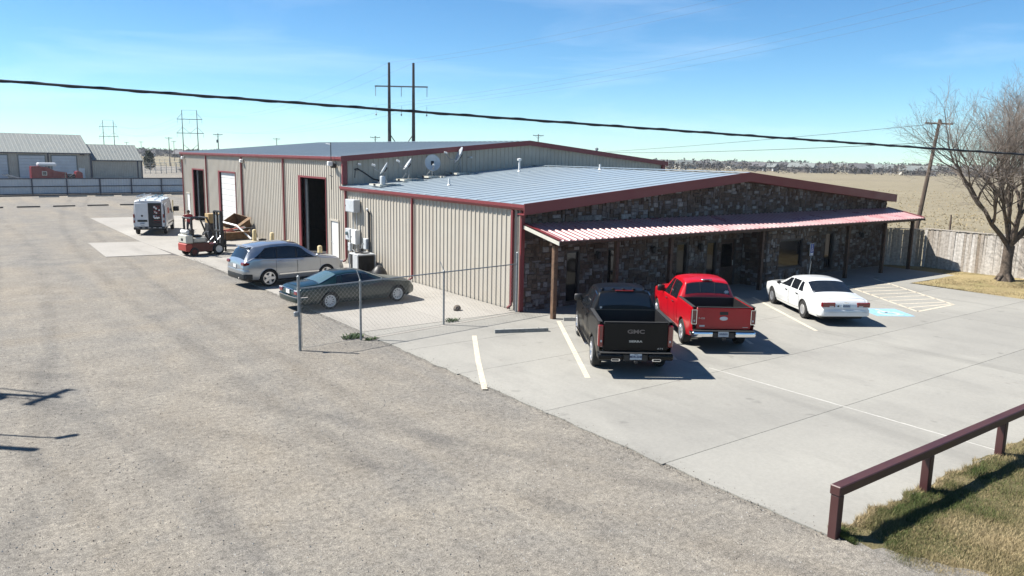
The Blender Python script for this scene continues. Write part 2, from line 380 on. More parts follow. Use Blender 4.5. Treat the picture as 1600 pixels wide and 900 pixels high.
ap = sheet('concrete_apron', [(11, 22.95), (17.4, 22.95), (17.4, 73.4), (10.25, 73.4), (10.25, 46), (11, 45)], .004, 'mortar')
ys = [22.93, 27.2, 31.1, 35, 38.7, 42.5, 46.2, 50.1, 54, 57.8, 61.6, 65.4, 69.4, 73.5]
for j in range(13):
    for i in range(2):
        xl = 10.95-.75*min(1, max(0, (ys[j]-40)/12)); xr = 10.95-.75*min(1, max(0, (ys[j+1]-40)/12))
        xm = 14.2
        if i == 0: p = [(xl, ys[j]+.006), (xm-.006, ys[j]+.006), (xm-.006, ys[j+1]-.006), (xr, ys[j+1]-.006)]
        else: p = [(xm+.006, ys[j]+.006), (17.4, ys[j]+.006), (17.4, ys[j+1]-.006), (xm+.006, ys[j+1]-.006)]
        MB().prism(p, .005, .028, 'z').build('slab', 'concrete_light', ap)
MB().prism([(7.1, 46.6), (10.4, 46.2), (10.2, 53.5), (7.3, 54.1)], .002, .026, 'z').build('slab', 'concrete_light', ap)
# strip of fresh concrete under the chain link fence, dust pushed against the slab edge
m = MB(); p0 = Vector((11.0, 22.0)); p1 = Vector((17.35, 22.78))
m.prism([(11.0, 22.12), (17.35, 22.86), (17.35, 22.72), (11.0, 21.92)], .03, .037, 'z').build('kerb_strip', 'concrete_light', lot)
# painted markings
mk = struct(thing('parking_markings', '', ''));  del mk['label'], mk['category']
def stripe(a, b, w=.1, mat='line_paint', z=.0335, name='stall_line'):
    a, b = Vector(a), Vector(b); d = (b-a).normalized(); n = Vector((-d.y, d.x))*w/2
    o = MB().prism([tuple(a+n), tuple(a-n), tuple(b-n), tuple(b+n)], z-.002, z, 'z').build(name, mat, mk); return o
stripe((10.62+.1, 15.46), (12.1, 17.8), .15); stripe((12.1, 17.8), (13.77, 20.5), .15)
stripe((13.63, 14.81), (17.63, 20.81), .15)
stripe((17.1, 14.81), (21.0, 20.7), .12); stripe((20.75, 14.81), (24.4, 20.3), .12); stripe((24.4, 14.83), (28.1, 20.2), .13)
ha, hb, hc, hd = Vector((35.2, 20.4)), Vector((38.3, 20.3)), Vector((34.24, 14.6)), Vector((31.26, 14.65))
stripe(hd, ha, .12); stripe(hc, hb, .12); stripe(hd, hc, .12)
for k in range(1, 9):
    t0 = k/9; t1 = max(0, t0-.16)
    stripe(hd.lerp(ha, t0), hc.lerp(hb, max(.02, t0-.14)), .1, name='hatch_line')
# access symbol: blue square with white wheelchair figure
BC = Vector((29.95, 15.25)); ub = Vector((.83, -.56)); vb = Vector((.56, .83))
def bq(u, v): return BC+ub*u+vb*v
m = MB(); m.prism([tuple(bq(*q)) for q in ((-.75, -.75), (.75, -.75), (.75, .75), (-.75, .75))], .031, .0335, 'z').build('access_square', 'blue_paint', mk)
m = MB()
def arc(cu, cv, r, a0, a1, w, n=14):
    for i in range(n):
        a, b = rad(a0+(a1-a0)*i/n), rad(a0+(a1-a0)*(i+1)/n)
        m.prism([tuple(bq(cu+q*math.cos(t), cv+q*math.sin(t))) for q, t in ((r, a), (r, b), (r-w, b), (r-w, a))], .0338, .0355, 'z')
arc(0, -.18, .42, 120, 400, .1); arc(-.08, .52, .1, 0, 360, .1)
for q in ([(-.14, .38), (-.02, .38), (.02, -.12), (-.1, -.12)], [(-.1, -.02), (.3, -.02), (.3, -.12), (-.1, -.12)], [(.2, -.1), (.32, -.1), (.46, -.52), (.36, -.55)], [(0, .22), (.25, .22), (.25, .13), (0, .13)]):
    m.prism([tuple(bq(*a)) for a in q], .0356, .0372, 'z')
m.build('access_symbol', 'white_line', mk)

# ------------------------------------------------------------------ metal buildings
RIBP = .3048
def rib_off(s):
    q = (s % RIBP)/RIBP*RIBP
    return q
def rib_profile(a, b):          # points (s, offset) of the ribbed sheet between a and b
    pts = [(a, None)]; k = math.floor(a/RIBP)-1
    while k*RIBP < b+RIBP:
        c = k*RIBP
        for ds, o in ((-.052, 0), (-.026, .034), (.026, .034), (.052, 0)):
            if a+1e-4 < c+ds < b-1e-4: pts.append((c+ds, o))
        k += 1
    pts.append((b, None)); out = []
    for s, o in pts:
        if o is None:
            c = round(s/RIBP)*RIBP; d = abs(s-c); o = .034 if d < .026 else max(0, .034*(1-(d-.026)/.026))
        out.append((s, o))
    return out
def wall_panels(parent, org, d, nrm, length, ztop, openings=(), mat='beige_sheet', mod=.9144, z0=.04, phase=0, name='wall_panel'):
    org, d, nrm = Vector(org), Vector(d), Vector(nrm)
    cuts = {0, length}
    k = 1
    while k*mod+phase < length: cuts.add(k*mod+phase); k += 1
    for o in openings: cuts.add(o[0]); cuts.add(o[1])
    cuts = sorted(cuts)
    for a, b in zip(cuts, cuts[1:]):
        if b-a < .01: continue
        mid = (a+b)/2; segs = [(z0, None)]
        for o in openings:
            if o[0]-1e-3 < mid < o[1]+1e-3: segs = ([(z0, o[2])] if o[2] > z0+.05 else [])+[(o[3], None)]
        pr = rib_profile(a, b)
        for lo, hi in segs:
            vs = []; fs = []
            for s, o in pr:
                zt = ztop(s) if hi is None else hi
                p = org+d*s+nrm*(.004+o)
                vs += [(p.x, p.y, lo), (p.x, p.y, zt)]
            for i in range(len(pr)-1): fs.append((2*i, 2*i+2, 2*i+3, 2*i+1))
            me = MB().add(vs, fs); ob = me.build(name, mat, parent, fix=False)
            # make the sheet face outwards
            ob.data.update()
            if ob.data.polygons[0].normal.dot(nrm) < 0: ob.data.flip_normals()
def roof_panels(parent, xa, za, xb, zb, y0, y1, w, mat, name='roof_panel', rib=.022):
    n = round((y1-y0)/w); w = (y1-y0)/n; L = xb-xa
    sl = (zb-za)/L; m = MB()
    pr = [(0, rib), (.018, rib), (.035, 0), (w*.5, .002), (w-.035, 0), (w-.018, rib), (w-.001, rib)]
    vs = [(0, s, o) for s, o in pr]+[(L, s, zb-za+o) for s, o in pr]; k = len(pr)
    vs += [(0, 0, -.03), (0, w-.001, -.03), (L, 0, zb-za-.03), (L, w-.001, zb-za-.03)]
    fs = [(i, i+1, k+i+1, k+i) for i in range(k-1)]+[(2*k, 2*k+2, 2*k+3, 2*k+1), tuple(range(k))+(2*k+1, 2*k), tuple(range(k, 2*k))+(2*k+3, 2*k+2)]
    me = m.add(vs, fs).mesh(name, mat)
    for i in range(n): link(name, me, parent, (xa, y0+i*w, za))
def downspout(parent, x, y, z1, mat='red_trim'):
    m = MB(); m.bbox(x-.10, x, y-.055, y+.055, .32, z1-.12, .012)
    m.bbox(x-.10, x, y-.05, y+.05, z1-.13, z1-.02, .012, None)
    m.tube([(x-.05, y, .36), (x-.07, y, .22), (x-.24, y, .12)], .052, 8)
    m.build('downspout', mat, parent)

# ---- office: low gabled building with a stone front
OX0, OX1, OY0, OY1, OE, ORX, ORZ = 17.45, 43.85, 22.94, 38.72, 4.05, 30.45, 5.2
off = thing('office_building', 'low gabled office building with stone front, tan ribbed side and blue-grey metal roof', 'building', (0, 0, 0))
def oroof(x): return OE+(ORZ-OE)*(x-OX0)/(ORX-OX0) if x < ORX else OE+(ORZ-OE)*(OX1-x)/(OX1-ORX)
m = MB()
m.box(OX0+.02, OX0+.2, OY0+.25, OY1, 0, OE-.02); m.build('wall_core', 'beige_sheet', off)
MB().box(OX1-.2, OX1-.02, OY0+.25, OY1, 0, OE-.02).build('wall_core', 'beige_sheet', off)
wall_panels(off, (OX0+.02, OY0+.05, 0), (0, 1, 0), (-1, 0, 0), OY1-OY0-.05, lambda s: OE-.02)
roof_panels(off, OX0-.12, OE+.06, ORX, ORZ+.09, OY0-.42, OY1, .8, 'galv_roof')
roof_panels(off, OX1+.12, OE+.06, ORX, ORZ+.09, OY0-.42, OY1, .8, 'galv_roof')
MB().add([(ORX-.2, OY0-.42, ORZ+.125), (ORX, OY0-.42, ORZ+.155), (ORX+.2, OY0-.42, ORZ+.125), (ORX-.2, OY1, ORZ+.125), (ORX, OY1, ORZ+.155), (ORX+.2, OY1, ORZ+.125)], [(0, 1, 4, 3), (1, 2, 5, 4)]).build('ridge_cap', 'galv_roof', off)
for sx, x in ((-1, OX0), (1, OX1)):
    m = MB(); xa = x+sx*.02; xb = x+sx*.2
    m.prism([(xa, OE-.16), (xb-sx*.05, OE-.16), (xb, OE-.06), (xb, OE+.06), (xb-sx*.015, OE+.06), (xb-sx*.015, OE-.05), (xb-sx*.06, OE-.14), (xa, OE-.14)], OY0-.42, OY1+.02, 'y')
    m.build('gutter', 'red_trim', off)
for sx in (-1, 1):                                             # rake trim over the stone front
    xe = OX0-.2 if sx < 0 else OX1+.2
    ze = oroof(OX0) - .02; m = MB()
    for y0, y1, dz0, dz1 in ((OY0-.45, OY0-.41, -.30, .115), (OY0-.41, OY0-.02, -.31, -.27)):
        vs = [(xe, y, ze+d) for y in (y0, y1) for d in (dz0, dz1)]+[(ORX, y, ORZ+.03+d) for y in (y0, y1) for d in (dz0, dz1)]
        m.add(vs, [(0, 1, 3, 2), (4, 6, 7, 5), (0, 4, 5, 1), (2, 3, 7, 6), (1, 5, 7, 3), (0, 2, 6, 4)])
    m.build('rake_trim', 'red_trim', off)
m = MB(); m.bbox(OX0-.07, OX0+.1, OY0-.13, OY0-.03, .04, OE-.2, .01); m.build('corner_trim', 'red_trim', off)
for y in (23.35, 31.07, 38.25): downspout(off, OX0-.03, y, OE-.1)
# stone front: openings (x0, x1, z0, z1)
WIN = [(19.77, 20.40, .12, 2.18), (22.0, 22.55, .12, 2.18), (26.2, 26.85, .12, 2.18), (28.25, 28.9, .05, 2.15), (37.9, 38.6, .2, 2.16)]
DOOR = (29.2, 30.3, .04, 2.2)
BX0, BX1, BY = 30.75, 34.35, 21.55                             # bay that stands forward under the canopy
m = MB()
prev = OX0; ops = sorted(WIN+[DOOR])
for x0, x1, z0, z1 in ops:
    m.prism([(prev, 0), (x0, 0), (x0, oroof(x0)-.05)]+([(ORX, ORZ-.05)] if prev < ORX < x0 else [])+[(prev, oroof(prev)-.05)], OY0, OY0+.25, 'y')
    m.box(x0, x1, OY0, OY0+.25, 0, z0) if z0 > .06 else None
    m.prism([(x0, z1), (x1, z1), (x1, oroof(x1)-.05), (x0, oroof(x0)-.05)], OY0, OY0+.25, 'y'); prev = x1
m.prism([(prev, 0), (OX1, 0), (OX1, oroof(OX1)-.05), (prev, oroof(prev)-.05)]+([(ORX, ORZ-.05)] if prev < ORX else []), OY0, OY0+.25, 'y')
front = m.build('front_wall', 'mortar', off)
m = MB(); m.box(OX0+.2, OX1-.2, OY0+.6, OY0+.7, 0, 3.4); m.build('inner_wall', 'interior', off)
stones = []
def lay_stones(x0, x1, ztop, opens, place, cell=.072, seed=1, zmax=5.2):
    r = random.Random(seed); nx = int((x1-x0)/cell); nz = int(zmax/cell); cx = (x1-x0)/nx
    used = np.zeros((nz, nx), bool)
    for j in range(nz):
        for i in range(nx):
            xm = x0+(i+.5)*cx; za, zb = j*cell, (j+1)*cell
            if zb > ztop(xm)-.03: used[j, i] = True
            for a, b, c, d in opens:
                if a-.06 < xm < b+.06 and c-.06 < za+cell/2 < d+.06: used[j, i] = True
    for j in range(nz):
        for i in range(nx):
            if used[j, i]: continue
            w = r.choice((2, 3, 3, 4, 4, 5, 6)); h = r.choice((1, 2, 2, 2, 3, 3))
            if r.random() < .12: w, h = 2, 4
            ww = 0
            while ww < w and i+ww < nx and not used[j, i+ww]: ww += 1
            hh = 0
            while hh < h and j+hh < nz and not used[j+hh, i:i+ww].any(): hh += 1
            used[j:j+hh, i:i+ww] = True
            g = .009; a, b, c, d = x0+i*cx+g, x0+(i+ww)*cx-g, j*cell+g, (j+hh)*cell-g
            t = r.betavariate(1.1, 1.1); dep = r.uniform(.025, .06); q = lambda: r.uniform(-.006, .006); e = .012
            bk = [(a, c), (b, c), (b, d), (a, d)]; fr = [(a+e+q(), c+e+q()), (b-e+q(), c+e+q()), (b-e+q(), d-e+q()), (a+e+q(), d-e+q())]
            vs = [place(s, z, 0) for s, z in bk]+[place(s, z, dep*.7) for s, z in [(p[0]*.7+f[0]*.3, p[1]*.7+f[1]*.3) for p, f in zip(bk, fr)]]+[place(s, z, dep+q()*.6) for s, z in fr]
            fs = [(8, 9, 10, 11)]+[(k, (k+1) % 4, 4+(k+1) % 4, 4+k) for k in range(4)]+[(4+k, 4+(k+1) % 4, 8+(k+1) % 4, 8+k) for k in range(4)]
            zc = (c+d)/2; vis = (b-a)*(d-c)*(1.6 if (zc > 3.3 or place(0, 0, 0)[1] < 22) else .45)
            stones.append((vis, vs, fs, t))
CANZ = 3.38
lay_stones(OX0+.05, OX1-.05, lambda x: min(oroof(x)-.2, 9), [(OX0, OX1, 2.9, CANZ-.05), (BX0+.15, BX1-.15, -1, 3.2)]+WIN+[DOOR], lambda s, z, o: (s, OY0-o, z), seed=3)
# the bay
m = MB(); bw = (31.75, 33.65, .85, 2.18)
m.box(BX0, bw[0], BY, BY+.2, 0, 2.75); m.box(bw[1], BX1, BY, BY+.2, 0, 2.75); m.box(bw[0], bw[1], BY, BY+.2, 0, bw[2]); m.box(bw[0], bw[1], BY, BY+.2, bw[3], 2.75)
m.box(BX0, BX0+.2, BY+.2, OY0, 0, 2.75); m.box(BX1-.2, BX1, BY+.2, OY0, 0, 2.75)
m.build('bay_wall', 'mortar', off)
lay_stones(BX0+.02, BX1-.02, lambda x: 2.78, [bw], lambda s, z, o: (s, BY-o, z), seed=5, zmax=2.76)
lay_stones(BY+.02, OY0-.08, lambda x: 2.78, [], lambda s, z, o: (BX0-o, s, z), seed=6, zmax=2.76)
lay_stones(BY+.02, OY0-.08, lambda x: 2.78, [], lambda s, z, o: (BX1+o, s, z), seed=8, zmax=2.76)
stones.sort(key=lambda q: -q[0])
for v, vs, fs, t in stones[:300]: MB().add(vs, fs, t).build('stone', 'stone', front)
m = MB()
for v, vs, fs, t in stones[300:]: m.add(vs, fs, t)
m.build('stone_facing', 'stone', front, kind='stuff')
def window(parent, x0, x1, z0, z1, y, glass='brown_window', fw=.06, bars=()):
    m = MB(); m.box(x0, x1, y-.03, y+.05, z0, z0+fw); m.box(x0, x1, y-.03, y+.05, z1-fw, z1); m.box(x0, x0+fw, y-.03, y+.05, z0+fw, z1-fw); m.box(x1-fw, x1, y-.03, y+.05, z0+fw, z1-fw)
    for b in bars: m.box(x0+fw, x1-fw, y-.02, y+.04, b-.02, b+.02)
    w = m.build('window', 'black', parent); MB().box(x0+fw, x1-fw, y, y+.02, z0+fw, z1-fw).build('pane', glass, w)
for q in WIN: window(off, *q, OY0+.1)
window(off, *bw, BY+.1)
d = MB().bbox(DOOR[0], DOOR[1], OY0+.08, OY0+.13, DOOR[2], DOOR[3], .01).build('door', 'wood_dark', off)
MB().box(DOOR[0]+.18, DOOR[1]-.18, OY0+.06, OY0+.078, .9, 2.0).build('pane', 'brown_window', d); MB().tube([(30.18, OY0+.03, .95), (30.18, OY0+.03, 1.2)], .015, 6).build('handle', 'steel', d)
for x, z in ((21.3, 2.0), (24.5, 2.05), (27.6, 2.0), (36.2, 2.0), (41.2, 1.95)):
    m = MB(); m.bbox(x-.06, x+.06, OY0-.08, OY0, z-.02, z+.16, .01); m.lathe([(.03, .14), (.1, .08), (.11, -.12), (.06, -.18)], 8, T(x, OY0-.19, z)); m.build('wall_lantern', 'black', off)
# canopy on posts
can = thing('porch_canopy', 'long red ribbed metal porch canopy on wooden posts along the stone front', 'canopy', (0, 0, 0))
CX0, CX1, CYF, CZF, CYB, CZB = 17.5, 43.9, 20.75, 2.93, 22.88, 3.36
npan = 29; pw = (CX1-CX0)/npan
pr = []
for k in range(3):
    o = k*pw/3; pr += [(o+.001, .0), (o+pw/3-.13, 0), (o+pw/3-.095, .036), (o+pw/3-.035, .036), (o+pw/3-.001, 0)]
vs = [(s, 0, o) for s, o in pr]+[(s, CYB-CYF, CZB-CZF+o) for s, o in pr]; kk = len(pr)
vs += [(0.001, 0, -.02), (pw-.001, 0, -.02), (.001, CYB-CYF, CZB-CZF-.02), (pw-.001, CYB-CYF, CZB-CZF-.02)]
pme = MB().add(vs, [(i, i+1, kk+i+1, kk+i) for i in range(kk-1)]+[(2*kk, 2*kk+2, 2*kk+3, 2*kk+1), tuple(range(kk))+(2*kk+1, 2*kk)]).mesh('canopy_panel', 'canopy_red')
for i in range(npan): link('canopy_panel', pme, can, (CX0+i*pw, CYF, CZF))
MB().bbox(CX0+.02, CX1-.02, CYF+.42, CYF+.56, CZF-.20, CZF+.045, .01).build('beam', 'wood_dark', can)
for i in range(23):
    x = CX0+.25+i*(CX1-CX0-.5)/22; sl = (CZB-CZF)/(CYB-CYF)
    MB().add([(x+a, y, CZF+(y-CYF)*sl-.025-b) for y in (CYF+.06, CYB) for a in (-.022, .022) for b in (0, .13)], [(0, 1, 3, 2), (4, 6, 7, 5), (0, 4, 5, 1), (2, 3, 7, 6), (1, 5, 7, 3), (0, 2, 6, 4)]).build('rafter', 'wood_dark', can)
for x, w, mat in ((CX0, .035, 'cream'), (CX1, .035, 'wood_dark')):
    s = -1 if x == CX0 else 1
    vs = [(x+s*a, y, z+b) for y, z in ((CYF-.03, CZF), (CYB, CZB)) for a in (.001, w) for b in (-.15, -.022)]
    MB().add(vs, [(0, 1, 3, 2), (4, 6, 7, 5), (0, 4, 5, 1), (2, 3, 7, 6), (1, 5, 7, 3), (0, 2, 6, 4)]).build('end_board', mat, can)
    vs = [(x+s*a, y, z+b) for y, z in ((CYF-.03, CZF), (CYB, CZB)) for a in (-.12, w+.006) for b in (.042, .06)]+[]
    MB().add(vs, [(0, 1, 3, 2), (4, 6, 7, 5), (0, 4, 5, 1), (2, 3, 7, 6), (1, 5, 7, 3), (0, 2, 6, 4)]).build('end_flashing', 'red_trim', can)
MB().box(CX0+.02, CX1-.02, CYF-.02, CYF-.002, CZF-.11, CZF-.022).build('fascia', 'wood_dark', can)
for x in (17.72, 20.8, 23.85, 29.95, 37.1, 40.65, 43.6): MB().bbox(x-.085, x+.085, CYF+.4, CYF+.57, .02, CZF-.2, .015).build('post', 'post_wood_sunlit' if x < 18 else 'wood_dark', can)  # sunlit end post paler; canopy shade put into the colour of the others
# access sign
sg = thing('access_sign', 'blue and white wheelchair access parking sign on a thin post by the stone bay', 'sign', (34.05, 21.3, 0))
MB().tube([(0, .03, .02), (0, .03, 1.98)], .02, 6).build('post', 'galv', sg)
MB().bbox(-.16, .16, -.012, .008, 1.36, 1.96, .008).build('plate', 'white_paint', sg)
m = MB(); m.box(-.14, .14, -.017, -.0125, 1.5, 1.94); m.box(-.14, .14, -.017, -.0125, 1.38, 1.4); m.box(-.14, -.12, -.017, -.0125, 1.4, 1.5); m.box(.12, .14, -.017, -.0125, 1.4, 1.5); m.build('blue_field', 'sign_blue', sg)
m = MB(); y = -.021
def vq(pts): m.prism(pts, y, y+.003, 'y')
for i in range(12):
    a, b = rad(130+270*i/12), rad(130+270*(i+1)/12); vq([(-.005+r*math.cos(t), 1.65+r*math.sin(t)) for r, t in ((.085, a), (.085, b), (.062, b), (.062, a))])
vq([(-.03, 1.9), (0, 1.9), (0, 1.87), (-.03, 1.87)]); vq([(-.03, 1.855), (-.003, 1.855), (.003, 1.7), (-.02, 1.7)]); vq([(-.015, 1.715), (.065, 1.715), (.065, 1.693), (-.015, 1.693)]); vq([(.05, 1.7), (.072, 1.7), (.105, 1.59), (.085, 1.59)])
m.build('symbol', 'white_paint', sg)

# ---- shop: taller gabled building behind
TX0, TX1, TY0, TY1, TE, TRX, TRZ = 17.45, 42.25, 38.75, 71.9, 5.6, 29.85, 6.7
shop = thing('workshop_building', 'tall tan ribbed metal workshop with red trim and open truck doors', 'building', (0, 0, 0))
def troof(x): return TE+(TRZ-TE)*(x-TX0)/(TRX-TX0) if x < TRX else TE+(TRZ-TE)*(TX1-x)/(TX1-TRX)
# openings along the side wall, measured from TY0
DO = [(39.3-TY0, 40.3-TY0, 0, 2.15), (40.95-TY0, 44.65-TY0, 0, 4.4), (57.2-TY0, 61.0-TY0, 0, 4.25), (65.4-TY0, 68.5-TY0, 0, 4.25), (69.9-TY0, 70.9-TY0, 0, 2.15)]
m = MB(); p = TY0
for a, b, c, d in DO:
    m.box(TX0+.02, TX0+.2, p, TY0+a, 0, TE-.02); m.box(TX0+.02, TX0+.2, TY0+a, TY0+b, d, TE-.02); p = TY0+b
m.box(TX0+.02, TX0+.2, p, TY1, 0, TE-.02)
m.box(TX1-.2, TX1-.02, TY0+.2, TY1-.2, 0, TE-.02)
for y0, y1 in ((TY0+.02, TY0+.2), (TY1-.2, TY1-.02)): m.prism([(TX0+.2, 0), (TX1, 0), (TX1, TE-.05), (TRX, TRZ-.06), (TX0+.2, TE-.05)], y0, y1, 'y')
m.build('wall_core', 'beige_sheet', shop)
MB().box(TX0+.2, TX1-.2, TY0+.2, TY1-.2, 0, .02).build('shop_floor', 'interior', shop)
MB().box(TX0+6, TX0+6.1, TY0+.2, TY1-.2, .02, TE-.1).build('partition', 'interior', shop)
wall_panels(shop, (TX0+.02, TY0, 0), (0, 1, 0), (-1, 0, 0), TY1-TY0, lambda s: TE-.02, DO)
wall_panels(shop, (TX0+.02, TY0+.02, 0), (1, 0, 0), (0, -1, 0), TX1-TX0-.04, lambda s: troof(TX0+s)-.06, z0=3.9)
roof_panels(shop, TX0-.12, TE+.06, TRX, TRZ+.09, TY0-.25, TY1+.2, .61, 'galv_roof')
roof_panels(shop, TX1+.12, TE+.06, TRX, TRZ+.09, TY0-.25, TY1+.2, .61, 'galv_roof')
MB().add([(TRX-.2, TY0-.25, TRZ+.125), (TRX, TY0-.25, TRZ+.155), (TRX+.2, TY0-.25, TRZ+.125), (TRX-.2, TY1+.2, TRZ+.125), (TRX, TY1+.2, TRZ+.155), (TRX+.2, TY1+.2, TRZ+.125)], [(0, 1, 4, 3), (1, 2, 5, 4)]).build('ridge_cap', 'galv_roof', shop)
for sx, x in ((-1, TX0), (1, TX1)):
    m = MB(); xa = x+sx*.02; xb = x+sx*.2
    m.prism([(xa, TE-.16), (xb-sx*.05, TE-.16), (xb, TE-.06), (xb, TE+.06), (xb-sx*.015, TE+.06), (xb-sx*.015, TE-.05), (xb-sx*.06, TE-.14), (xa, TE-.14)], TY0-.27, TY1+.2, 'y')
    m.build('gutter', 'red_trim', shop)
    xe = x+sx*.2; m = MB(); ze = TE-.02
    vs = [(xe, y, ze+d) for y in (TY0-.29, TY0-.255) for d in (-.18, .115)]+[(TRX, y, TRZ+.03+d) for y in (TY0-.29, TY0-.255) for d in (-.18, .115)]
    m.add(vs, [(0, 1, 3, 2), (4, 6, 7, 5), (0, 4, 5, 1), (2, 3, 7, 6), (1, 5, 7, 3), (0, 2, 6, 4)]).build('rake_trim', 'red_trim', shop)
    m = MB(); xc = x-.06 if sx < 0 else x-.22
    m.bbox(xc, xc+.28, TY0-.14, TY0+.005, 4.2 if sx < 0 else 4.4, TE-.12, .01).build('corner_trim', 'red_trim', shop)
for y in (71.75, 64.4, 55.55, 47.35): downspout(shop, TX0-.03, y, TE-.1)
for a, b, c, d in DO:
    m = MB(); w = .17 if d > 3 else .06; y0, y1 = TY0+a, TY0+b
    m.box(TX0-.05, TX0+.22, y0-w*.4, y0, .03, d+.1); m.box(TX0-.05, TX0+.22, y1, y1+w*2.0, .03, d+.1); m.box(TX0-.05, TX0+.22, y0, y1, d, d+.1)
    m.build('door_frame', 'red_trim' if d > 3 else 'beige_sheet', shop)
    if d < 3:
        dd = MB().bbox(TX0+.0, TX0+.05, y0, y1, .03, d, .005).build('door', 'white_sheet', shop)
        MB().tube([(TX0-.0, y1-.09, 1.0), (TX0-.07, y1-.09, 1.0), (TX0-.07, y1-.2, 1.0)], .014, 6).build('handle', 'steel', dd)
        MB().box(TX0-.004, TX0-.001, y0+.35, y0+.6, 1.45, 1.75).build('notice', 'white_paint', dd)
for k in range(10): MB().bbox(TX0+.08, TX0+.13, 57.2, 61.0, .03+k*.422, .03+k*.422+.41, .02).build('door_panel', 'white_sheet', shop)
for y in (40.95, 44.65, 65.4, 68.5):                           # vertical tracks inside the open doorways
    s = 1 if y in (40.95, 65.4) else -1
    MB().box(TX0+.24, TX0+.32, y+s*.02, y+s*.3, .03, 4.3).build('door_track', 'galv', shop)
for y, n in ((71.2, 0), (55.2, 1), (39.6, 2)):                   # wall pack lights under the eave
    m = MB(); m.bbox(TX0-.28, TX0-.04, y-.16, y+.16, TE-.55, TE-.3, .05, None); m.build('wall_light', 'white_paint' if n < 2 else 'dark_metal', shop)
# ------------------------------------------------------------------ vehicles: a lofted body with patches for glass and doors
def table(pts, sg=.03):
    xs = np.array([p[0] for p in pts], float); zs = np.array([p[1] for p in pts], float)
    g = np.linspace(xs[0]-.3, xs[-1]+.3, 800); v = np.interp(g, xs, zs); st = g[1]-g[0]
    k = np.exp(-.5*(np.arange(-40, 41)*st/sg)**2); k /= k.sum()
    w = np.convolve(np.pad(v, 40, mode='edge'), k, mode='valid')
    return lambda x: float(np.interp(x, g, w))
def catmull(P, n):
    out = []
    for i in range(len(P)-1):
        p0, p1, p2, p3 = P[max(i-1, 0)], P[i], P[i+1], P[min(i+2, len(P)-1)]
        for k in range(n):
            t = k/n; a = []
            for d in (0, 1):
                a.append(.5*(2*p1[d]+(p2[d]-p0[d])*t+(2*p0[d]-5*p1[d]+4*p2[d]-p3[d])*t*t+(3*p1[d]-p0[d]-3*p2[d]+p3[d])*t**3))
            out.append(tuple(a))
    out.append(tuple(P[-1])); return out
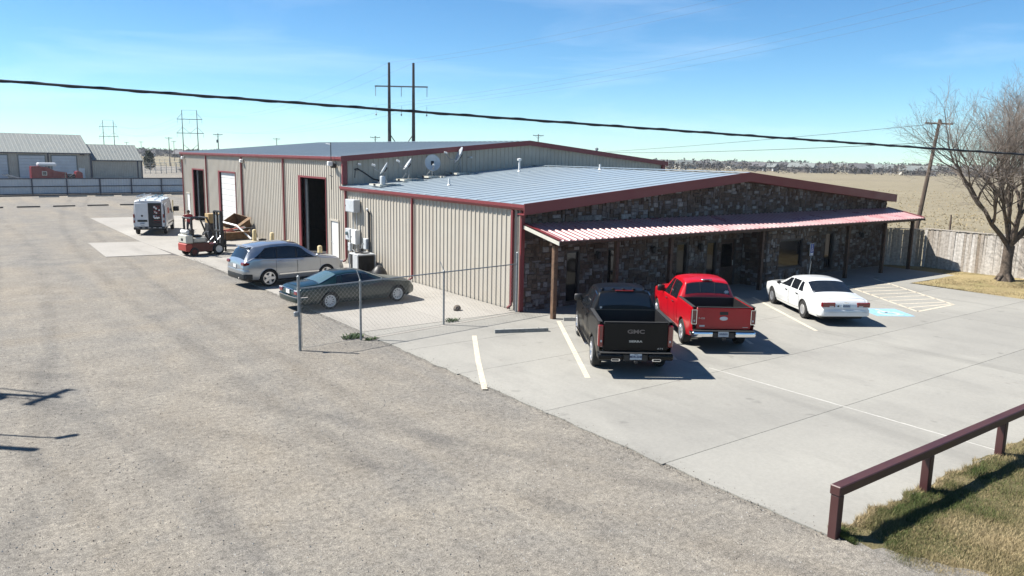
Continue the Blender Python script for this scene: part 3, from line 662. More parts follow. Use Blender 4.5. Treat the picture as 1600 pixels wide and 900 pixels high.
class Body:
    def __init__(s, x0, x1, ztop, zbelt, wbelt, wtop, zlow, wheels, crown=.03, bulge=.03, drop=.07, bed=None):
        s.x0, s.x1 = x0, x1; s.zt, s.zb, s.wb, s.wt, s.zl = table(ztop), table(zbelt), table(wbelt), table(wtop), table(zlow)
        s.wheels = wheels; s.crown, s.bulge, s.drop, s.bed = crown, bulge, drop, bed
    def low(s, x):
        z = s.zl(x)
        for xc, zc, ra in s.wheels:
            if abs(x-xc) < ra: z = max(z, zc+math.sqrt(ra*ra-(x-xc)**2))
        return z
    def sec(s, x):
        zl, zb, zt = s.low(x), s.zb(x), s.zt(x); wb, wt = s.wb(x), s.wt(x); b = s.bulge; zs = s.zl(x); h = zb-zs
        def side(z):
            t = max(0, min(1, (z-zs)/h)); return wb-.045*(1-t)**3*1.2+b*math.sin(math.pi*min(1, t*1.02))*.8
        P = [(side(zl+(zb-zl)*k/5), zl+(zb-zl)*k/5) for k in range(5)]
        P.append((wb, zb))
        d = min(s.drop, .45*max(.004, zt-zb))
        if zt-zb > .14: P.append((wb-(wb-wt)*.14-.012, zb+.035)); P.append((wb+(wt-wb)*.58+.012, zb+(zt-d-zb)*.55))
        else: P.append((wb-(wb-wt)*.2, zb+(zt-zb)*.3)); P.append((wb+(wt-wb)*.6, zb+(zt-zb)*.52))
        P.append((wt, zt-d)); P.append((wt-.07, zt-d*.28)); P.append((wt*.5, zt+s.crown*.7)); P.append((0, zt+s.crown))
        return catmull(P, 3)
    def side_y(s, x, z):
        q = s.sec(x)[:25]; zs = [p[1] for p in q]; return float(np.interp(z, zs, [p[0] for p in q]))
    def top_z(s, x, y):
        q = s.sec(x)[22:][::-1]; return float(np.interp(abs(y), [p[0] for p in q], [p[1] for p in q]))
    def mesh(s, mat, parent, name='body'):
        xs = set(np.linspace(s.x0, s.x1, int((s.x1-s.x0)/.055)+1).tolist())
        for xc, zc, ra in s.wheels:
            for k in range(-12, 13):
                x = xc+ra*math.sin(k/12*math.pi/2)*.9995
                if s.x0 < x < s.x1: xs.add(x)
        xs = sorted(xs); xs = [x for i, x in enumerate(xs) if i == 0 or x-xs[i-1] > .004]
        m = MB(); rows = []
        for x in xs:
            h = s.sec(x); full = [(x, -y, z) for y, z in h]+[(x, y, z) for y, z in h[-2::-1]]
            rows.append(full)
        n = len(rows[0]); vs = [v for r in rows for v in r]
        fs = [(i*n+k, i*n+k+1, (i+1)*n+k+1, (i+1)*n+k) for i in range(len(rows)-1) for k in range(n-1)]
        for e, x in ((0, s.x0), ((len(rows)-1)*n, s.x1)):
            c = len(vs); zc = sum(v[2] for v in rows[0 if e == 0 else -1])/n; vs.append((x, 0, zc))
            fs += [(e+k, e+(k+1) % n, c) for k in range(n)]
        m.add(vs, fs)
        for xc, zc, ra in s.wheels:                            # rolled lip round each arch
            for sy in (-1, 1):
                pts = []
                for k in range(19):
                    a = math.pi*k/18; x = xc+ra*math.cos(a)*.995; z = zc+ra*math.sin(a)*.995
                    if z < s.zl(x)-.01: continue
                    pts.append((x, sy*(s.side_y(x, z+.01)-.006), z))
                if len(pts) > 3: m.tube(pts, .014, 6)
        return m.build(name, mat, parent, smooth=True, ang=38)
    def side_patch(s, x0, x1, zlo, zhi, off, nu=10, nv=5, x0t=None, x1t=None, sides=(-1, 1), m=None):
        m = m or MB(); x0t = x0 if x0t is None else x0t; x1t = x1 if x1t is None else x1t
        for sy in sides:
            def fn(u, v):
                x = (x0+(x0t-x0)*v)*(1-u)+(x1+(x1t-x1)*v)*u
                a, b = zlo(x) if callable(zlo) else zlo, zhi(x) if callable(zhi) else zhi
                z = a+(max(b, a+.004)-a)*v; return (x, sy*(s.side_y(x, z)+off), z)
            m.grid(fn, nu, nv)
        return m
    def top_patch(s, xa, xb, mg0, mg1, off, nu=6, nv=8, m=None):
        m = m or MB()
        def fn(u, v):
            x = xa+(xb-xa)*u; w = s.wt(x)-(mg0+(mg1-mg0)*u); y = -w+2*w*v
            sl = (s.zt(x+.02)-s.zt(x-.02))/.04; nl = math.hypot(1, sl)
            return (x-off*sl/nl, y, s.top_z(x, y)+off/nl)
        m.grid(fn, nu, nv); return m
def wheel(parent, x, y, r, w, rimr, rim='alloy', spokes=5, sw=.06):
    sy = 1 if y > 0 else -1
    M = T(x, y, r) @ (Matrix.Rotation(rad(-90*sy), 4, 'X'))    # local +z points outwards
    h = w/2
    ty = MB().lathe([(rimr-.02, -h*.9), (rimr+.02, -h), (r*.93, -h*.92), (r*.985, -h*.7), (r, -h*.35), (r, h*.35), (r*.985, h*.7), (r*.93, h*.95), (rimr+.03, h), (rimr, h*.93), (rimr-.015, h*.5)], 28, M, cap=False).build('wheel', 'rubber', parent, smooth=True, ang=50)
    m = MB(); m.lathe([(rimr+.004, h*.98), (rimr-.028, h*.94), (rimr-.04, h*.35), (rimr-.05, -h*.2)], 28, M, cap=False)
    m.lathe([(.075, h*.62), (.07, h*.78), (.03, h*.82), (.001, h*.82)], 14, M)
    for k in range(spokes):
        A = M @ Matrix.Rotation(2*math.pi*k/spokes, 4, 'Z')
        m.add([A @ Vector(v) for v in ((.05, -sw*.6, h*.74), (.05, sw*.6, h*.74), (rimr-.025, sw*.42, h*.9), (rimr-.025, -sw*.42, h*.9), (.05, -sw*.75, h*.5), (.05, sw*.75, h*.5), (rimr-.025, sw*.6, h*.6), (rimr-.025, -sw*.6, h*.6))], [(0, 1, 2, 3), (4, 5, 6, 7), (0, 1, 5, 4), (1, 2, 6, 5), (2, 3, 7, 6), (3, 0, 4, 7)])
    m.build('rim', rim, ty, smooth=True, ang=35)
    MB().lathe([(rimr-.035, h*.22), (.02, h*.22)], 24, M).build('brake_disc', 'dark_metal', ty)
def doors(B, parent, paint, spans, zlo=.1, handle_x=.82, hz=-.09, hmat=None, gap=.012):
    for a, b in spans:
        for sy in (-1, 1):
            lo = lambda x: max(B.zl(x)+zlo, B.low(x)+.02); hi = lambda x: B.zb(x)+.012
            m = B.side_patch(a, b, lo, hi, .0075, 12, 7, sides=(sy,)); d = m.build('door', paint, parent, smooth=True)
            lo2 = lambda x: lo(x)-gap
            B.side_patch(a-gap, b+gap, lo2, hi, .0035, 12, 7, sides=(sy,)).build('door_gap', 'black', d, smooth=True)
            hx = a+(b-a)*(1-handle_x); hh = B.zb(hx)+hz; y = B.side_y(hx, hh)
            MB().bbox(hx-.09, hx+.09, sy*(y+.008), sy*(y+.045), hh-.018, hh+.018, .01).build('handle', hmat or paint, d)
def rear_text(txt, size, x, y, z, mat, parent, name='lettering', sx=1, bold=0): return text_mesh(txt, size, (0, -1, 0), (0, 0, 1), (x, y, z), mat, name, parent, .004, sx, bold)
def licence(parent, x, y, z, txt, w=.31, h=.155):
    p = MB().bbox(x-.008, x+.006, y-w/2, y+w/2, z-h/2, z+h/2, .004).build('licence_plate', 'plate', parent)
    if txt:
        rear_text(txt, .088, x-.012, y, z-.008, 'plate_ink', p, sx=.86, bold=.002); rear_text('TEXAS', .03, x-.012, y, z+.055, 'plate_ink', p)
    else:                                                      # characters too blurred in the photograph to read
        m = MB()
        for k in range(7): m.box(x-.012, x-.0085, y-w*.38+k*w*.115, y-w*.38+k*w*.115+w*.07, z-.03, z+.025+.008*(k % 2))
        m.build('blurred_characters', 'plate_ink', p, kind='stuff')
def chassis(B, parent, z0, z1, w, a=.15, b=.15): MB().bbox(B.x0+a, B.x1-b, -w, w, z0, z1, .05).build('chassis', 'black', parent)
def mirror(B, parent, x, z, mat, out=.16, h=.13, l=.1):
    for sy in (-1, 1):
        y = B.side_y(x, z); m = MB(); m.bbox(x-l/2, x+l/2, sy*(y+.03), sy*(y+.03+out), z-h*.4, z+h*.6, .035); m.bbox(x-.03, x+.03, sy*(y-.05), sy*(y+.06), z-h*.35, z-h*.05, .01)
        m.build('mirror', mat, parent, smooth=True, ang=60)
def groundpt(rw, head, lx, ly):   # place a vehicle so that its wheel at local (lx, ly) stands on rw
    c, s = math.cos(head), math.sin(head); return (rw[0]-(c*lx-s*ly), rw[1]-(s*lx+c*ly), .03)

def sedan(name, label, loc, head, L, P, paint, tyre, rimr, fw, rw, trk, spokes, glass='glass', rim='alloy'):
    t = thing(name, label, 'car', loc, head)
    B = Body(-L/2, L/2, P['zt'], P['zb'], P['wb'], P['wt'], P['zl'], [(fw, tyre, P['arch']), (rw, tyre, P['arch'])], bulge=P.get('bulge', .03))
    B.mesh(paint, t); chassis(B, t, .22, .62, trk-.16, .25, .25)
    for x in (fw, rw):
        for sy in (-1, 1): wheel(t, x, sy*(trk-.1), tyre, .22, rimr, rim, spokes, P.get('sw', .06))
    return t, B
def glasshouse(B, t, spans, lo=.035, hi=.09, glass='glass'):
    for a, b, at, bt in spans:
        for sy in (-1, 1):
            B.side_patch(a, b, lambda x: B.zb(x)+lo, lambda x: B.zt(x)-hi, .006, 10, 5, at, bt, sides=(sy,)).build('side_window', glass, t, smooth=True)

def lid(B, t, xa, xb, mg0, mg1, paint, name):                    # hood or trunk lid with its shut line
    B.top_patch(xa, xb, mg0, mg1, .008, 8, 10).build(name, paint, t, smooth=True)
    B.top_patch(xa-.012, xb+.012, mg0-.014, mg1-.014, .004, 8, 10).build('shut_line', 'black', t, smooth=True)
# ---- white sedan
L = 5.44
P = dict(zt=[(-2.72, .70), (-2.69, .86), (-2.6, .955), (-2.4, .985), (-1.72, 1.04), (-.95, 1.385), (-.6, 1.42), (.05, 1.425), (.4, 1.385), (1.25, 1.02), (1.5, .985), (2.3, .88), (2.6, .80), (2.72, .62)],
         zb=[(-2.72, .66), (-2.6, .88), (-1.7, .955), (0, .945), (1.3, .93), (2.4, .80), (2.72, .58)],
         wb=[(-2.72, .80), (-2.62, .88), (-2.2, .93), (-1, .965), (1.5, .96), (2.4, .90), (2.72, .74)],
         wt=[(-2.72, .72), (-2.5, .80), (-1.75, .82), (-.95, .72), (0, .715), (.45, .70), (1.25, .80), (1.6, .82), (2.5, .80), (2.72, .62)],
         zl=[(-2.72, .36), (-2.3, .27), (0, .23), (2.3, .25), (2.72, .3)], arch=.40)
HEAD_W = rad(57)
t, B = sedan('white_sedan', 'white four-door sedan parked beside the blue wheelchair marking', groundpt((26.0, 16.4), HEAD_W, -1.3, .92), HEAD_W, L, P, 'paint_white', .345, .19, 1.64, -1.3, .96, 12)
doors(B, t, 'paint_white', [(-.92, -.02), (.02, 1.12)], hmat='black')
glasshouse(B, t, [(.02, 1.06, .1, .42), (-.66, -.06, -.6, .04), (-1.12, -.73, -.86, -.67)])
B.top_patch(-1.68, -.99, .04, .035, .006).build('rear_window', 'glass', t, smooth=True); B.top_patch(.46, 1.2, .04, .06, .006).build('windshield', 'glass', t, smooth=True)
def band(x, zlo, zhi, w, dep, mat, name, t, bow=.05, lip=.03, wrap=.35):        # wrap-round bumper
    m = MB(); n = 16; prof = [(0, zlo), (dep*.9, zlo+lip*.4), (dep, zlo+lip), (dep, zhi-lip), (dep*.85, zhi-lip*.3), (0, zhi)]
    path = [(x+wrap, -w), (x+.1, -w)]+[(x+.1-(.1+bow)*math.sin(math.pi*k/n)**.5, -w*math.cos(math.pi*k/n)) for k in range(1, n)]+[(x+.1, w), (x+wrap, w)]
    vs = []; k = len(prof); N_ = len(path)
    for i, (px, py) in enumerate(path):
        a, b = path[max(i-1, 0)], path[min(i+1, N_-1)]; tx, ty = b[0]-a[0], b[1]-a[1]; l = math.hypot(tx, ty); nx, ny = -ty/l, tx/l
        for d, z in prof: vs.append((px+nx*d, py+ny*d, z))
    fs = [(i*k+j, i*k+(j+1) % k, (i+1)*k+(j+1) % k, (i+1)*k+j) for i in range(N_-1) for j in range(k)]+[tuple(range(k)), tuple((N_-1)*k+j for j in range(k))]
    return m.add(vs, fs).build(name, mat, t, smooth=True, ang=45)
b = band(-2.66, .36, .60, .885, .05, 'paint_white', 'rear_bumper', t, .06)
MB().box(-2.775, -2.765, -.8, .8, .515, .53).build('bumper_strip', 'grey_box', b)
for s in (-1, 1):
    m = MB(); m.bbox(-2.735, -2.60, s*.40, s*.89, .69, .86, .02); tl = m.build('tail_light', 'red_lens', t); MB().box(-2.739, -2.734, s*.46, s*.62, .70, .74).build('reverse_light', 'clear_lens', tl)
    MB().bbox(2.55, 2.70, s*.45, s*.8, .60, .70, .02).build('headlight', 'clear_lens', t)
    B.side_patch(-2.3, 2.3, lambda x: max(.50, B.low(x)+.01), lambda x: max(.53, B.low(x)+.03), .012, 40, 1, sides=(s,)).build('side_moulding', 'paint_white', t)
licence(t, -2.735, 0, .74, ''); MB().lathe([(.035, 0), (.03, .012)], 12, T(-2.738, .3, .74) @ Matrix.Rotation(rad(-90), 4, 'Y')).build('trunk_lock', 'black', t)
m = MB(); m.add([(-2.728, y, z) for y, z in ((-.09, .862), (-.02, .862), (-.02, .876), (.09, .876), (.09, .85), (.02, .85), (.02, .836), (-.09, .836))], [(0, 1, 2, 5, 6, 7), (2, 3, 4, 5)]).build('badge', 'chrome', t)
mirror(B, t, 1.0, 1.0, 'black'); MB().tube([(2.0, -.7, .9), (1.9, -.72, 1.75)], .006, 5).build('antenna', 'steel', t)
MB().lathe([(.02, 0), (.02, .01)], 8, T(-1.2, -.45, 1.27)).build('window_sticker', 'white_paint', t)

lid(B, t, -2.52, -1.76, .05, .05, 'paint_white', 'trunk_lid'); lid(B, t, 1.3, 2.45, .06, .1, 'paint_white', 'hood')
# ---- dark green sedan
L = 5.06
P = dict(zt=[(-2.53, .62), (-2.5, .80), (-2.42, .89), (-2.25, .93), (-1.62, .985), (-.85, 1.285), (-.45, 1.33), (.05, 1.33), (.38, 1.285), (1.12, .985), (1.35, .955), (2.25, .83), (2.45, .72), (2.53, .58)],
         zb=[(-2.53, .6), (-2.42, .80), (-1.6, .885), (0, .885), (1.2, .885), (2.3, .77), (2.53, .54)],
         wb=[(-2.53, .72), (-2.4, .81), (-1.9, .875), (-1, .90), (1.4, .895), (2.2, .85), (2.53, .66)],
         wt=[(-2.53, .62), (-2.3, .68), (-1.65, .72), (-.85, .60), (0, .61), (.4, .59), (1.15, .70), (1.5, .72), (2.3, .66), (2.53, .5)],
         zl=[(-2.53, .34), (-2.2, .25), (0, .2), (2.2, .22), (2.53, .28)], arch=.375, sw=.04)
HEAD_J = rad(3)
t, B = sedan('green_sedan', 'dark green sedan parked inside the chain link fence beside the air conditioner', groundpt((11.55, 27.0), HEAD_J, -1.27, -.83), HEAD_J, L, P, 'paint_green', .325, .225, 1.66, -1.27, .895, 10, rim='white_paint')
doors(B, t, 'paint_green', [(-.86, .06), (.1, 1.12)])
glasshouse(B, t, [(.12, 1.02, .16, .40), (-.74, .04, -.66, .08), (-1.02, -.80, -.86, -.73)], .03, .08)
B.top_patch(-1.57, -.88, .06, .05, .006).build('rear_window', 'glass_pale', t, smooth=True); B.top_patch(.42, 1.08, .05, .06, .006).build('windshield', 'glass_pale', t, smooth=True)
m = MB()
for s in (-1, 1):
    pts = [(x, s*(B.wt(x)-.045), B.top_z(x, B.wt(x)-.045)+.012) for x in np.linspace(-1.59, -.87, 8)]; m.tube(pts, .011, 5)
    pts = [(x, s*(B.side_y(x, B.zt(x)-.075)+.008), B.zt(x)-.072) for x in np.linspace(-.9, .45, 14)]; m.tube(pts, .009, 5)
m.tube([(-1.59, y, B.top_z(-1.59, y)+.012) for y in np.linspace(-.66, .66, 9)], .011, 5)
m.build('chrome_trim', 'chrome', t)
band(-2.50, .34, .56, .815, .06, 'paint_green', 'rear_bumper', t, .06)
b = band(-2.51, .545, .575, .83, .065, 'chrome', 'bumper_chrome', t, .06)
for s in (-1, 1):
    tl = MB().bbox(-2.545, -2.36, s*.50, s*.80, .62, .76, .03).build('tail_light', 'red_lens', t); MB().bbox(-2.548, -2.42, s*.52, s*.79, .76, .80, .01).build('indicator', 'clear_lens', tl)
    MB().lathe([(.09, 0), (.085, .03), (.02, .05)], 12, T(2.42, s*.55, .66) @ AX_X).build('headlight', 'clear_lens', t)
MB().bbox(-2.545, -2.50, -.42, .42, .79, .82, .01).build('plinth', 'chrome', t); MB().bbox(-2.555, -2.54, -.155, .155, .625, .775, .004).build('licence_plate', 'white_paint', t); mirror(B, t, .98, .95, 'paint_green')

lid(B, t, -2.36, -1.65, .05, .05, 'paint_green', 'trunk_lid'); lid(B, t, 1.2, 2.3, .06, .08, 'paint_green', 'hood')
# ---- silver SUV
L = 4.86
P = dict(zt=[(-2.43, .85), (-2.41, 1.08), (-2.34, 1.2), (-2.08, 1.62), (-1.88, 1.75), (-1.1, 1.845), (-.3, 1.86), (.2, 1.78), (1.15, 1.22), (1.4, 1.17), (2.1, 1.06), (2.33, .92), (2.43, .7)],
         zb=[(-2.43, .82), (-2.36, 1.08), (-2.0, 1.25), (-1, 1.20), (0, 1.16), (1.0, 1.13), (2.1, 1.0), (2.43, .66)],
         wb=[(-2.43, .80), (-2.3, .90), (-1.7, .965), (-.5, .975), (1.4, .97), (2.1, .92), (2.43, .72)],
         wt=[(-2.43, .72), (-2.3, .76), (-1.95, .66), (-1, .70), (.2, .69), (1.2, .80), (1.6, .82), (2.2, .8), (2.43, .6)],
         zl=[(-2.43, .44), (-2.2, .36), (-1, .30), (1.2, .30), (2.1, .3), (2.43, .34)], arch=.43, sw=.11, bulge=.045)
HEAD_M = rad(5)
t, B = sedan('silver_suv', 'silver sport utility vehicle parked nose-in by the open workshop doorway', groundpt((11.35, 33.05), HEAD_M, -1.32, -.92), HEAD_M, L, P, 'paint_silver', .375, .27, 1.44, -1.32, .985, 5)
doors(B, t, 'paint_silver', [(-.98, -.02), (.02, 1.12)], zlo=.16)
B.side_patch(-.85, 1.05, .50, .545, .02, 20, 2).build('side_moulding', 'chrome', t)
for sy in (-1, 1): B.side_patch(-1.96, 1.1, lambda x: B.zb(x)+.03, lambda x: B.zt(x)-.14, .004, 30, 5, -1.4, .34, sides=(sy,)).build('pillar_trim', 'black', t, smooth=True)
for sy in (-1, 1):
    B.side_patch(.03, 1.08, lambda x: B.zb(x)+.035, lambda x: B.zt(x)-.15, .006, 12, 5, .06, .36, sides=(sy,)).build('side_window', 'glass', t, smooth=True)
    B.side_patch(-.9, -.03, lambda x: B.zb(x)+.035, lambda x: B.zt(x)-.15, .006, 10, 5, -.85, .0, sides=(sy,)).build('side_window', 'glass', t, smooth=True)
    B.side_patch(-1.92, -.96, lambda x: B.zb(x)+.035, lambda x: B.zt(x)-.18, .006, 10, 5, -1.35, -.91, sides=(sy,)).build('side_window', 'glass', t, smooth=True)
    B.side_patch(-1.92, 1.1, lambda x: B.zb(x)+.014, lambda x: B.zb(x)+.028, .009, 24, 1, sides=(sy,)).build('belt_trim', 'black', t, smooth=True)
B.top_patch(-2.32, -2.08, .06, .03, .006).build('rear_window', 'glass', t, smooth=True); B.top_patch(.27, 1.12, .05, .07, .006).build('windshield', 'glass', t, smooth=True)
MB().bbox(-2.12, -1.9, -.6, .6, 1.70, 1.735, .015).build('roof_spoiler', 'paint_silver', t); B.top_patch(-.25, .2, .16, .16, .007).build('sunroof', 'glass', t, smooth=True)
for s in (-1, 1):
    m = MB(); m.bbox(-2.44, -2.10, s*.62, s*.93, .97, 1.11, .03); m.build('tail_light', 'red_lens', t)
    MB().bbox(2.15, 2.38, s*.55, s*.86, .78, .90, .03).build('headlight', 'clear_lens', t)
band(-2.40, .60, .80, .90, .04, 'paint_silver', 'rear_bumper', t, .05); band(-2.40, .36, .60, .89, .045, 'black', 'lower_bumper', t, .05)
MB().bbox(-2.455, -2.44, -.155, .155, .83, .98, .004).build('licence_plate', 'white_paint', t); mirror(B, t, .95, 1.2, 'paint_silver', .2, .16); MB().tube([(-2.43, -.5, .42), (-2.5, -.5, .41)], .035, 8).build('tailpipe', 'chrome', t)

lid(B, t, 1.25, 2.2, .06, .1, 'paint_silver', 'hood')
# ---- pickups
def pickup(name, label, loc, head, L, W, paint, fw, rw, tyre, rimr, spokes, cabx, rail, zt, zb, glassx, kind, trk):
    t = thing(name, label, 'pickup', loc, head); w = W/2; x0 = -L/2
    wb = [(x0, w-.05), (x0+.25, w-.02), (0, w), (fw, w), (L/2-.4, w-.05), (L/2, w-.22)]
    wt = [(x0, w-.1), (cabx, w-.2), (cabx+.15, w-.27), (.2, w-.27), (.55, w-.27), (glassx, w-.13), (fw, w-.1), (L/2, w-.35)]
    zl = [(x0, .52), (x0+.5, .42), (cabx, .38), (1.2, .38), (fw+.4, .36), (L/2, .38)]
    B = Body(cabx, L/2, zt, zb, wb, wt, zl, [(fw, tyre, tyre+.085)], bulge=.02, drop=.09)
    B.mesh(paint, t, 'cab')
    # bed: outer skin, rails, liner
    Bd = Body(x0+.03, cabx-.025, [(x0, rail+.001), (cabx, rail+.001)], [(x0, rail), (cabx, rail)], wb, [(x0, w-.1), (cabx, w-.1)], zl, [(rw, tyre, tyre+.085)], bulge=.02)
    m = MB(); xs = sorted(set(np.linspace(Bd.x0, Bd.x1, 30).tolist()+[rw+(tyre+.085)*math.sin(k/12*math.pi/2)*.9995 for k in range(-12, 13)]))
    for sy in (-1, 1):
        rows = []
        for x in xs:
            o = Bd.sec(x)[:16]; r = [(x, sy*y, z) for y, z in o]+[(x, sy*(w-.045), rail+.012), (x, sy*(w-.12), rail+.012), (x, sy*(w-.12), rail-.06)]
            rows.append(r)
        n = len(rows[0]); m.add([v for r in rows for v in r], [(i*n+k, i*n+k+1, (i+1)*n+k+1, (i+1)*n+k) for i in range(len(rows)-1) for k in range(n-1)])
        pts = [(rw+(tyre+.085)*math.cos(math.pi*k/18), sy*(Bd.side_y(rw+(tyre+.085)*math.cos(math.pi*k/18)*.99, tyre+(tyre+.085)*math.sin(math.pi*k/18)+.01)-.004), tyre+(tyre+.085)*math.sin(math.pi*k/18)) for k in range(19)]
        m.tube(pts, .016, 6)
    bedo = m.build('bed', paint, t, smooth=True, ang=38)
    m = MB(); fl = .78
    m.box(x0+.09, cabx-.03, -(w-.14), w-.14, fl-.03, fl); m.box(cabx-.07, cabx-.03, -(w-.12), w-.12, fl, rail)
    for sy in (-1, 1): m.box(x0+.06, cabx-.07, sy*(w-.145), sy*(w-.122), fl, rail-.01); m.bbox(rw-.42, rw+.42, sy*(w-.4), sy*(w-.15), fl, fl+.22, .05)
    m.build('bed_liner', 'black', bedo)
    for sy in (-1, 1): MB().bbox(x0+.02, cabx-.03, sy*(w-.13), sy*(w-.02), rail+.013, rail+.035, .01).build('rail_cap', 'rubber', bedo)
    # tailgate, lights, bumper
    tg = MB().bbox(x0-.005, x0+.06, -(w-.16), w-.16, .72, rail+.005, .02).build('tailgate', paint, t); MB().bbox(x0+.0, x0+.065, -(w-.17), w-.17, rail+.006, rail+.03, .01).build('tailgate_cap', 'rubber', tg)
    for sy in (-1, 1):
        tl = MB().bbox(x0-.012, x0+.16, sy*(w-.165), sy*(w-.015), (.88 if kind == 'f' else .82), rail-.06, .03).build('tail_light', 'red_lens', t)
        MB().bbox(x0-.015, x0+.05, sy*(w-.125), sy*(w-.07), .95, 1.02, .008).build('reverse_light', 'clear_lens', tl)
        if kind == 'f':
            m = MB(); a, b_, c, d_ = w-.17, w-.01, .875, rail-.055
            m.box(x0-.016, x0+.02, sy*a, sy*(a+.018), c, d_); m.box(x0-.016, x0+.02, sy*(b_-.018), sy*b_, c, d_); m.box(x0-.016, x0+.02, sy*(a+.018), sy*(b_-.018), c, c+.018); m.box(x0-.016, x0+.02, sy*(a+.018), sy*(b_-.018), d_-.018, d_); m.build('light_bezel', 'chrome', tl)
        MB().bbox(L/2-.32, L/2-.02, sy*(w-.42), sy*(w-.16), .9, 1.06, .03).build('headlight', 'clear_lens', t)
    bmat = 'chrome' if kind == 'f' else 'paint_black'
    m = MB()
    for sy in (-1, 1): m = MB(); m.bbox(x0-.17, x0+.02, sy*.34, sy*(w-.03), .50, .68, .03); m.bbox(x0-.16, x0+.25, sy*(w-.1), sy*(w-.02), .50, .66, .03); bm_ = m.build('rear_bumper', bmat, t, smooth=True, ang=50)
    MB().bbox(x0-.165, x0+.02, -(w-.06), w-.06, .683, .705, .008).build('step_pad', 'rubber', bm_); MB().bbox(x0-.12, x0, -.34, .34, .46, .66, .02).build('bumper_centre', 'black', bm_)
    MB().bbox(x0-.2, x0-.05, -.05, .05, .42, .50, .01).build('tow_hitch', 'black', t)
    chassis(Body(x0, L/2, zt, zb, wb, wt, zl, []), t, .42, .80, w-.36, .1, .3)
    for x in (fw, rw):
        for sy in (-1, 1): wheel(t, x, sy*(trk-.13), tyre, .27, rimr, 'alloy', spokes, .07)
    return t, B, w, x0
zt = [(-1.06, 1.46), (-1.04, 1.53), (-.95, 1.90), (-.86, 1.985), (-.5, 2.03), (.3, 2.03), (.6, 1.96), (1.30, 1.48), (1.5, 1.45), (2.5, 1.36), (2.8, 1.25), (2.945, .9)]
zb = [(-3, 1.35), (1.2, 1.33), (2.5, 1.25), (2.945, .85)]
HEAD_G = rad(55)
t, B, w, x0 = pickup('black_pickup', 'black crew cab pickup truck backed toward the lot in front of the stone porch', groundpt((14.6, 15.72), HEAD_G, -1.78, 1.0), HEAD_G, 5.89, 2.06, 'paint_black', 1.97, -1.78, .42, .28, 6, -1.06, 1.49, zt, zb, 1.3, 'g', 1.03)
doors(B, t, 'paint_black', [(-.72, .12), (.16, 1.15)], zlo=.12)
glasshouse(B, t, [(.2, 1.1, .2, .55), (-.78, .12, -.74, .14)], .03, .13)
B.top_patch(-1.03, -.905, .05, .05, .008).build('rear_window', 'glass', t, smooth=True); B.top_patch(.66, 1.27, .04, .05, .008).build('windshield', 'glass', t, smooth=True)
MB().bbox(-.93, -.86, -.27, .27, 1.995, 2.03, .01).build('brake_light', 'red_lens', t)
for y in (-.62, -.3, 0, .3, .62): MB().bbox(-.80, -.64, y-.05, y+.05, 2.02, 2.06, .02).build('roof_marker', 'paint_black', t)
for sy in (-1, 1):
    B.side_patch(-.85, 1.2, lambda x: B.zb(x)+.008, lambda x: B.zb(x)+.026, .012, 24, 1, sides=(sy,)).build('belt_trim', 'chrome', t, smooth=True)
    pts = [(x, sy*(B.side_y(x, B.zt(x)-.11)+.006), B.zt(x)-.105) for x in np.linspace(-.85, .6, 12)]; MB().tube(pts, .011, 5).build('roof_trim', 'chrome', t)
    MB().bbox(-1.0, 1.35, sy*(w-.02), sy*(w+.1), .40, .46, .02).build('side_step', 'chrome', t)
    m = MB(); ex = [(y, z) for y, z in ((.0, .0), (.2, 0), (.22, .02), (.22, .05), (.2, .07), (0, .07), (-.02, .05), (-.02, .02))]
    m.prism([(sy*.55+sy*(a-.1)*1.0, .50+z_*1.0-.02) for a, z_ in ex], x0-.185, x0-.16, 'x'); e = m.build('exhaust_tip', 'chrome', t)
    MB().bbox(x0-.188, x0-.184, sy*(.45+.015)-.0 if sy > 0 else -.655, .655 if sy > 0 else -.465, .495, .54, .004).build('exhaust_hole', 'black', e)
rear_text('GMC', .145, x0-.008, 0, 1.25, 'badge_metal', t, 'emblem', 1.45, .004); rear_text('SIERRA', .075, x0-.008, 0, .985, 'steel', t, sx=1.55, bold=.002); rear_text('AT4', .06, x0-.008, -.67, .79, 'steel', t, sx=1.5)
licence(t, x0-.135, 0, .60, 'MDR-2346', .32, .17); mirror(B, t, 1.02, 1.44, 'black', .26, .22, .12)
MB().bbox(-1.055, -1.05, .66, .72, 1.5, 1.56, .002).build('window_sticker', 'white_paint', t)

zt = [(-1.06, 1.38), (-1.04, 1.45), (-.93, 1.80), (-.84, 1.885), (-.5, 1.935), (.25, 1.935), (.55, 1.87), (1.22, 1.40), (1.45, 1.36), (2.5, 1.24), (2.8, 1.13), (2.945, .85)]
zb = [(-3, 1.24), (-.4, 1.24), (.3, 1.2), (1.2, 1.2), (2.5, 1.12), (2.945, .8)]
HEAD_F = rad(55)
t, B, w, x0 = pickup('red_pickup', 'bright red crew cab pickup truck parked between the black pickup and the white sedan', groundpt((18.9, 16.18), HEAD_F, -1.76, .97), HEAD_F, 5.89, 2.0, 'paint_red', 1.92, -1.76, .395, .25, 5, -1.06, 1.385, zt, zb, 1.2, 'f', 1.0)
doors(B, t, 'paint_red', [(-.72, .12), (.16, 1.1)], zlo=.12, hmat='black')
glasshouse(B, t, [(.2, 1.05, .2, .5), (-.80, .12, -.76, .14)], .03, .13)
rw_ = B.top_patch(-1.03, -.895, .05, .05, .008).build('rear_window', 'glass', t, smooth=True); B.top_patch(.6, 1.2, .04, .05, .008).build('windshield', 'glass', t, smooth=True)
for y in (-.24, .24): B_ = [(x, y, B.top_z(x, y)+.012) for x in (-1.035, -1.0, -.95, -.89)]; MB().tube([(p[0]-.01, p[1], p[2]) for p in B_], .008, 5).build('window_bar', 'dark_metal', rw_)
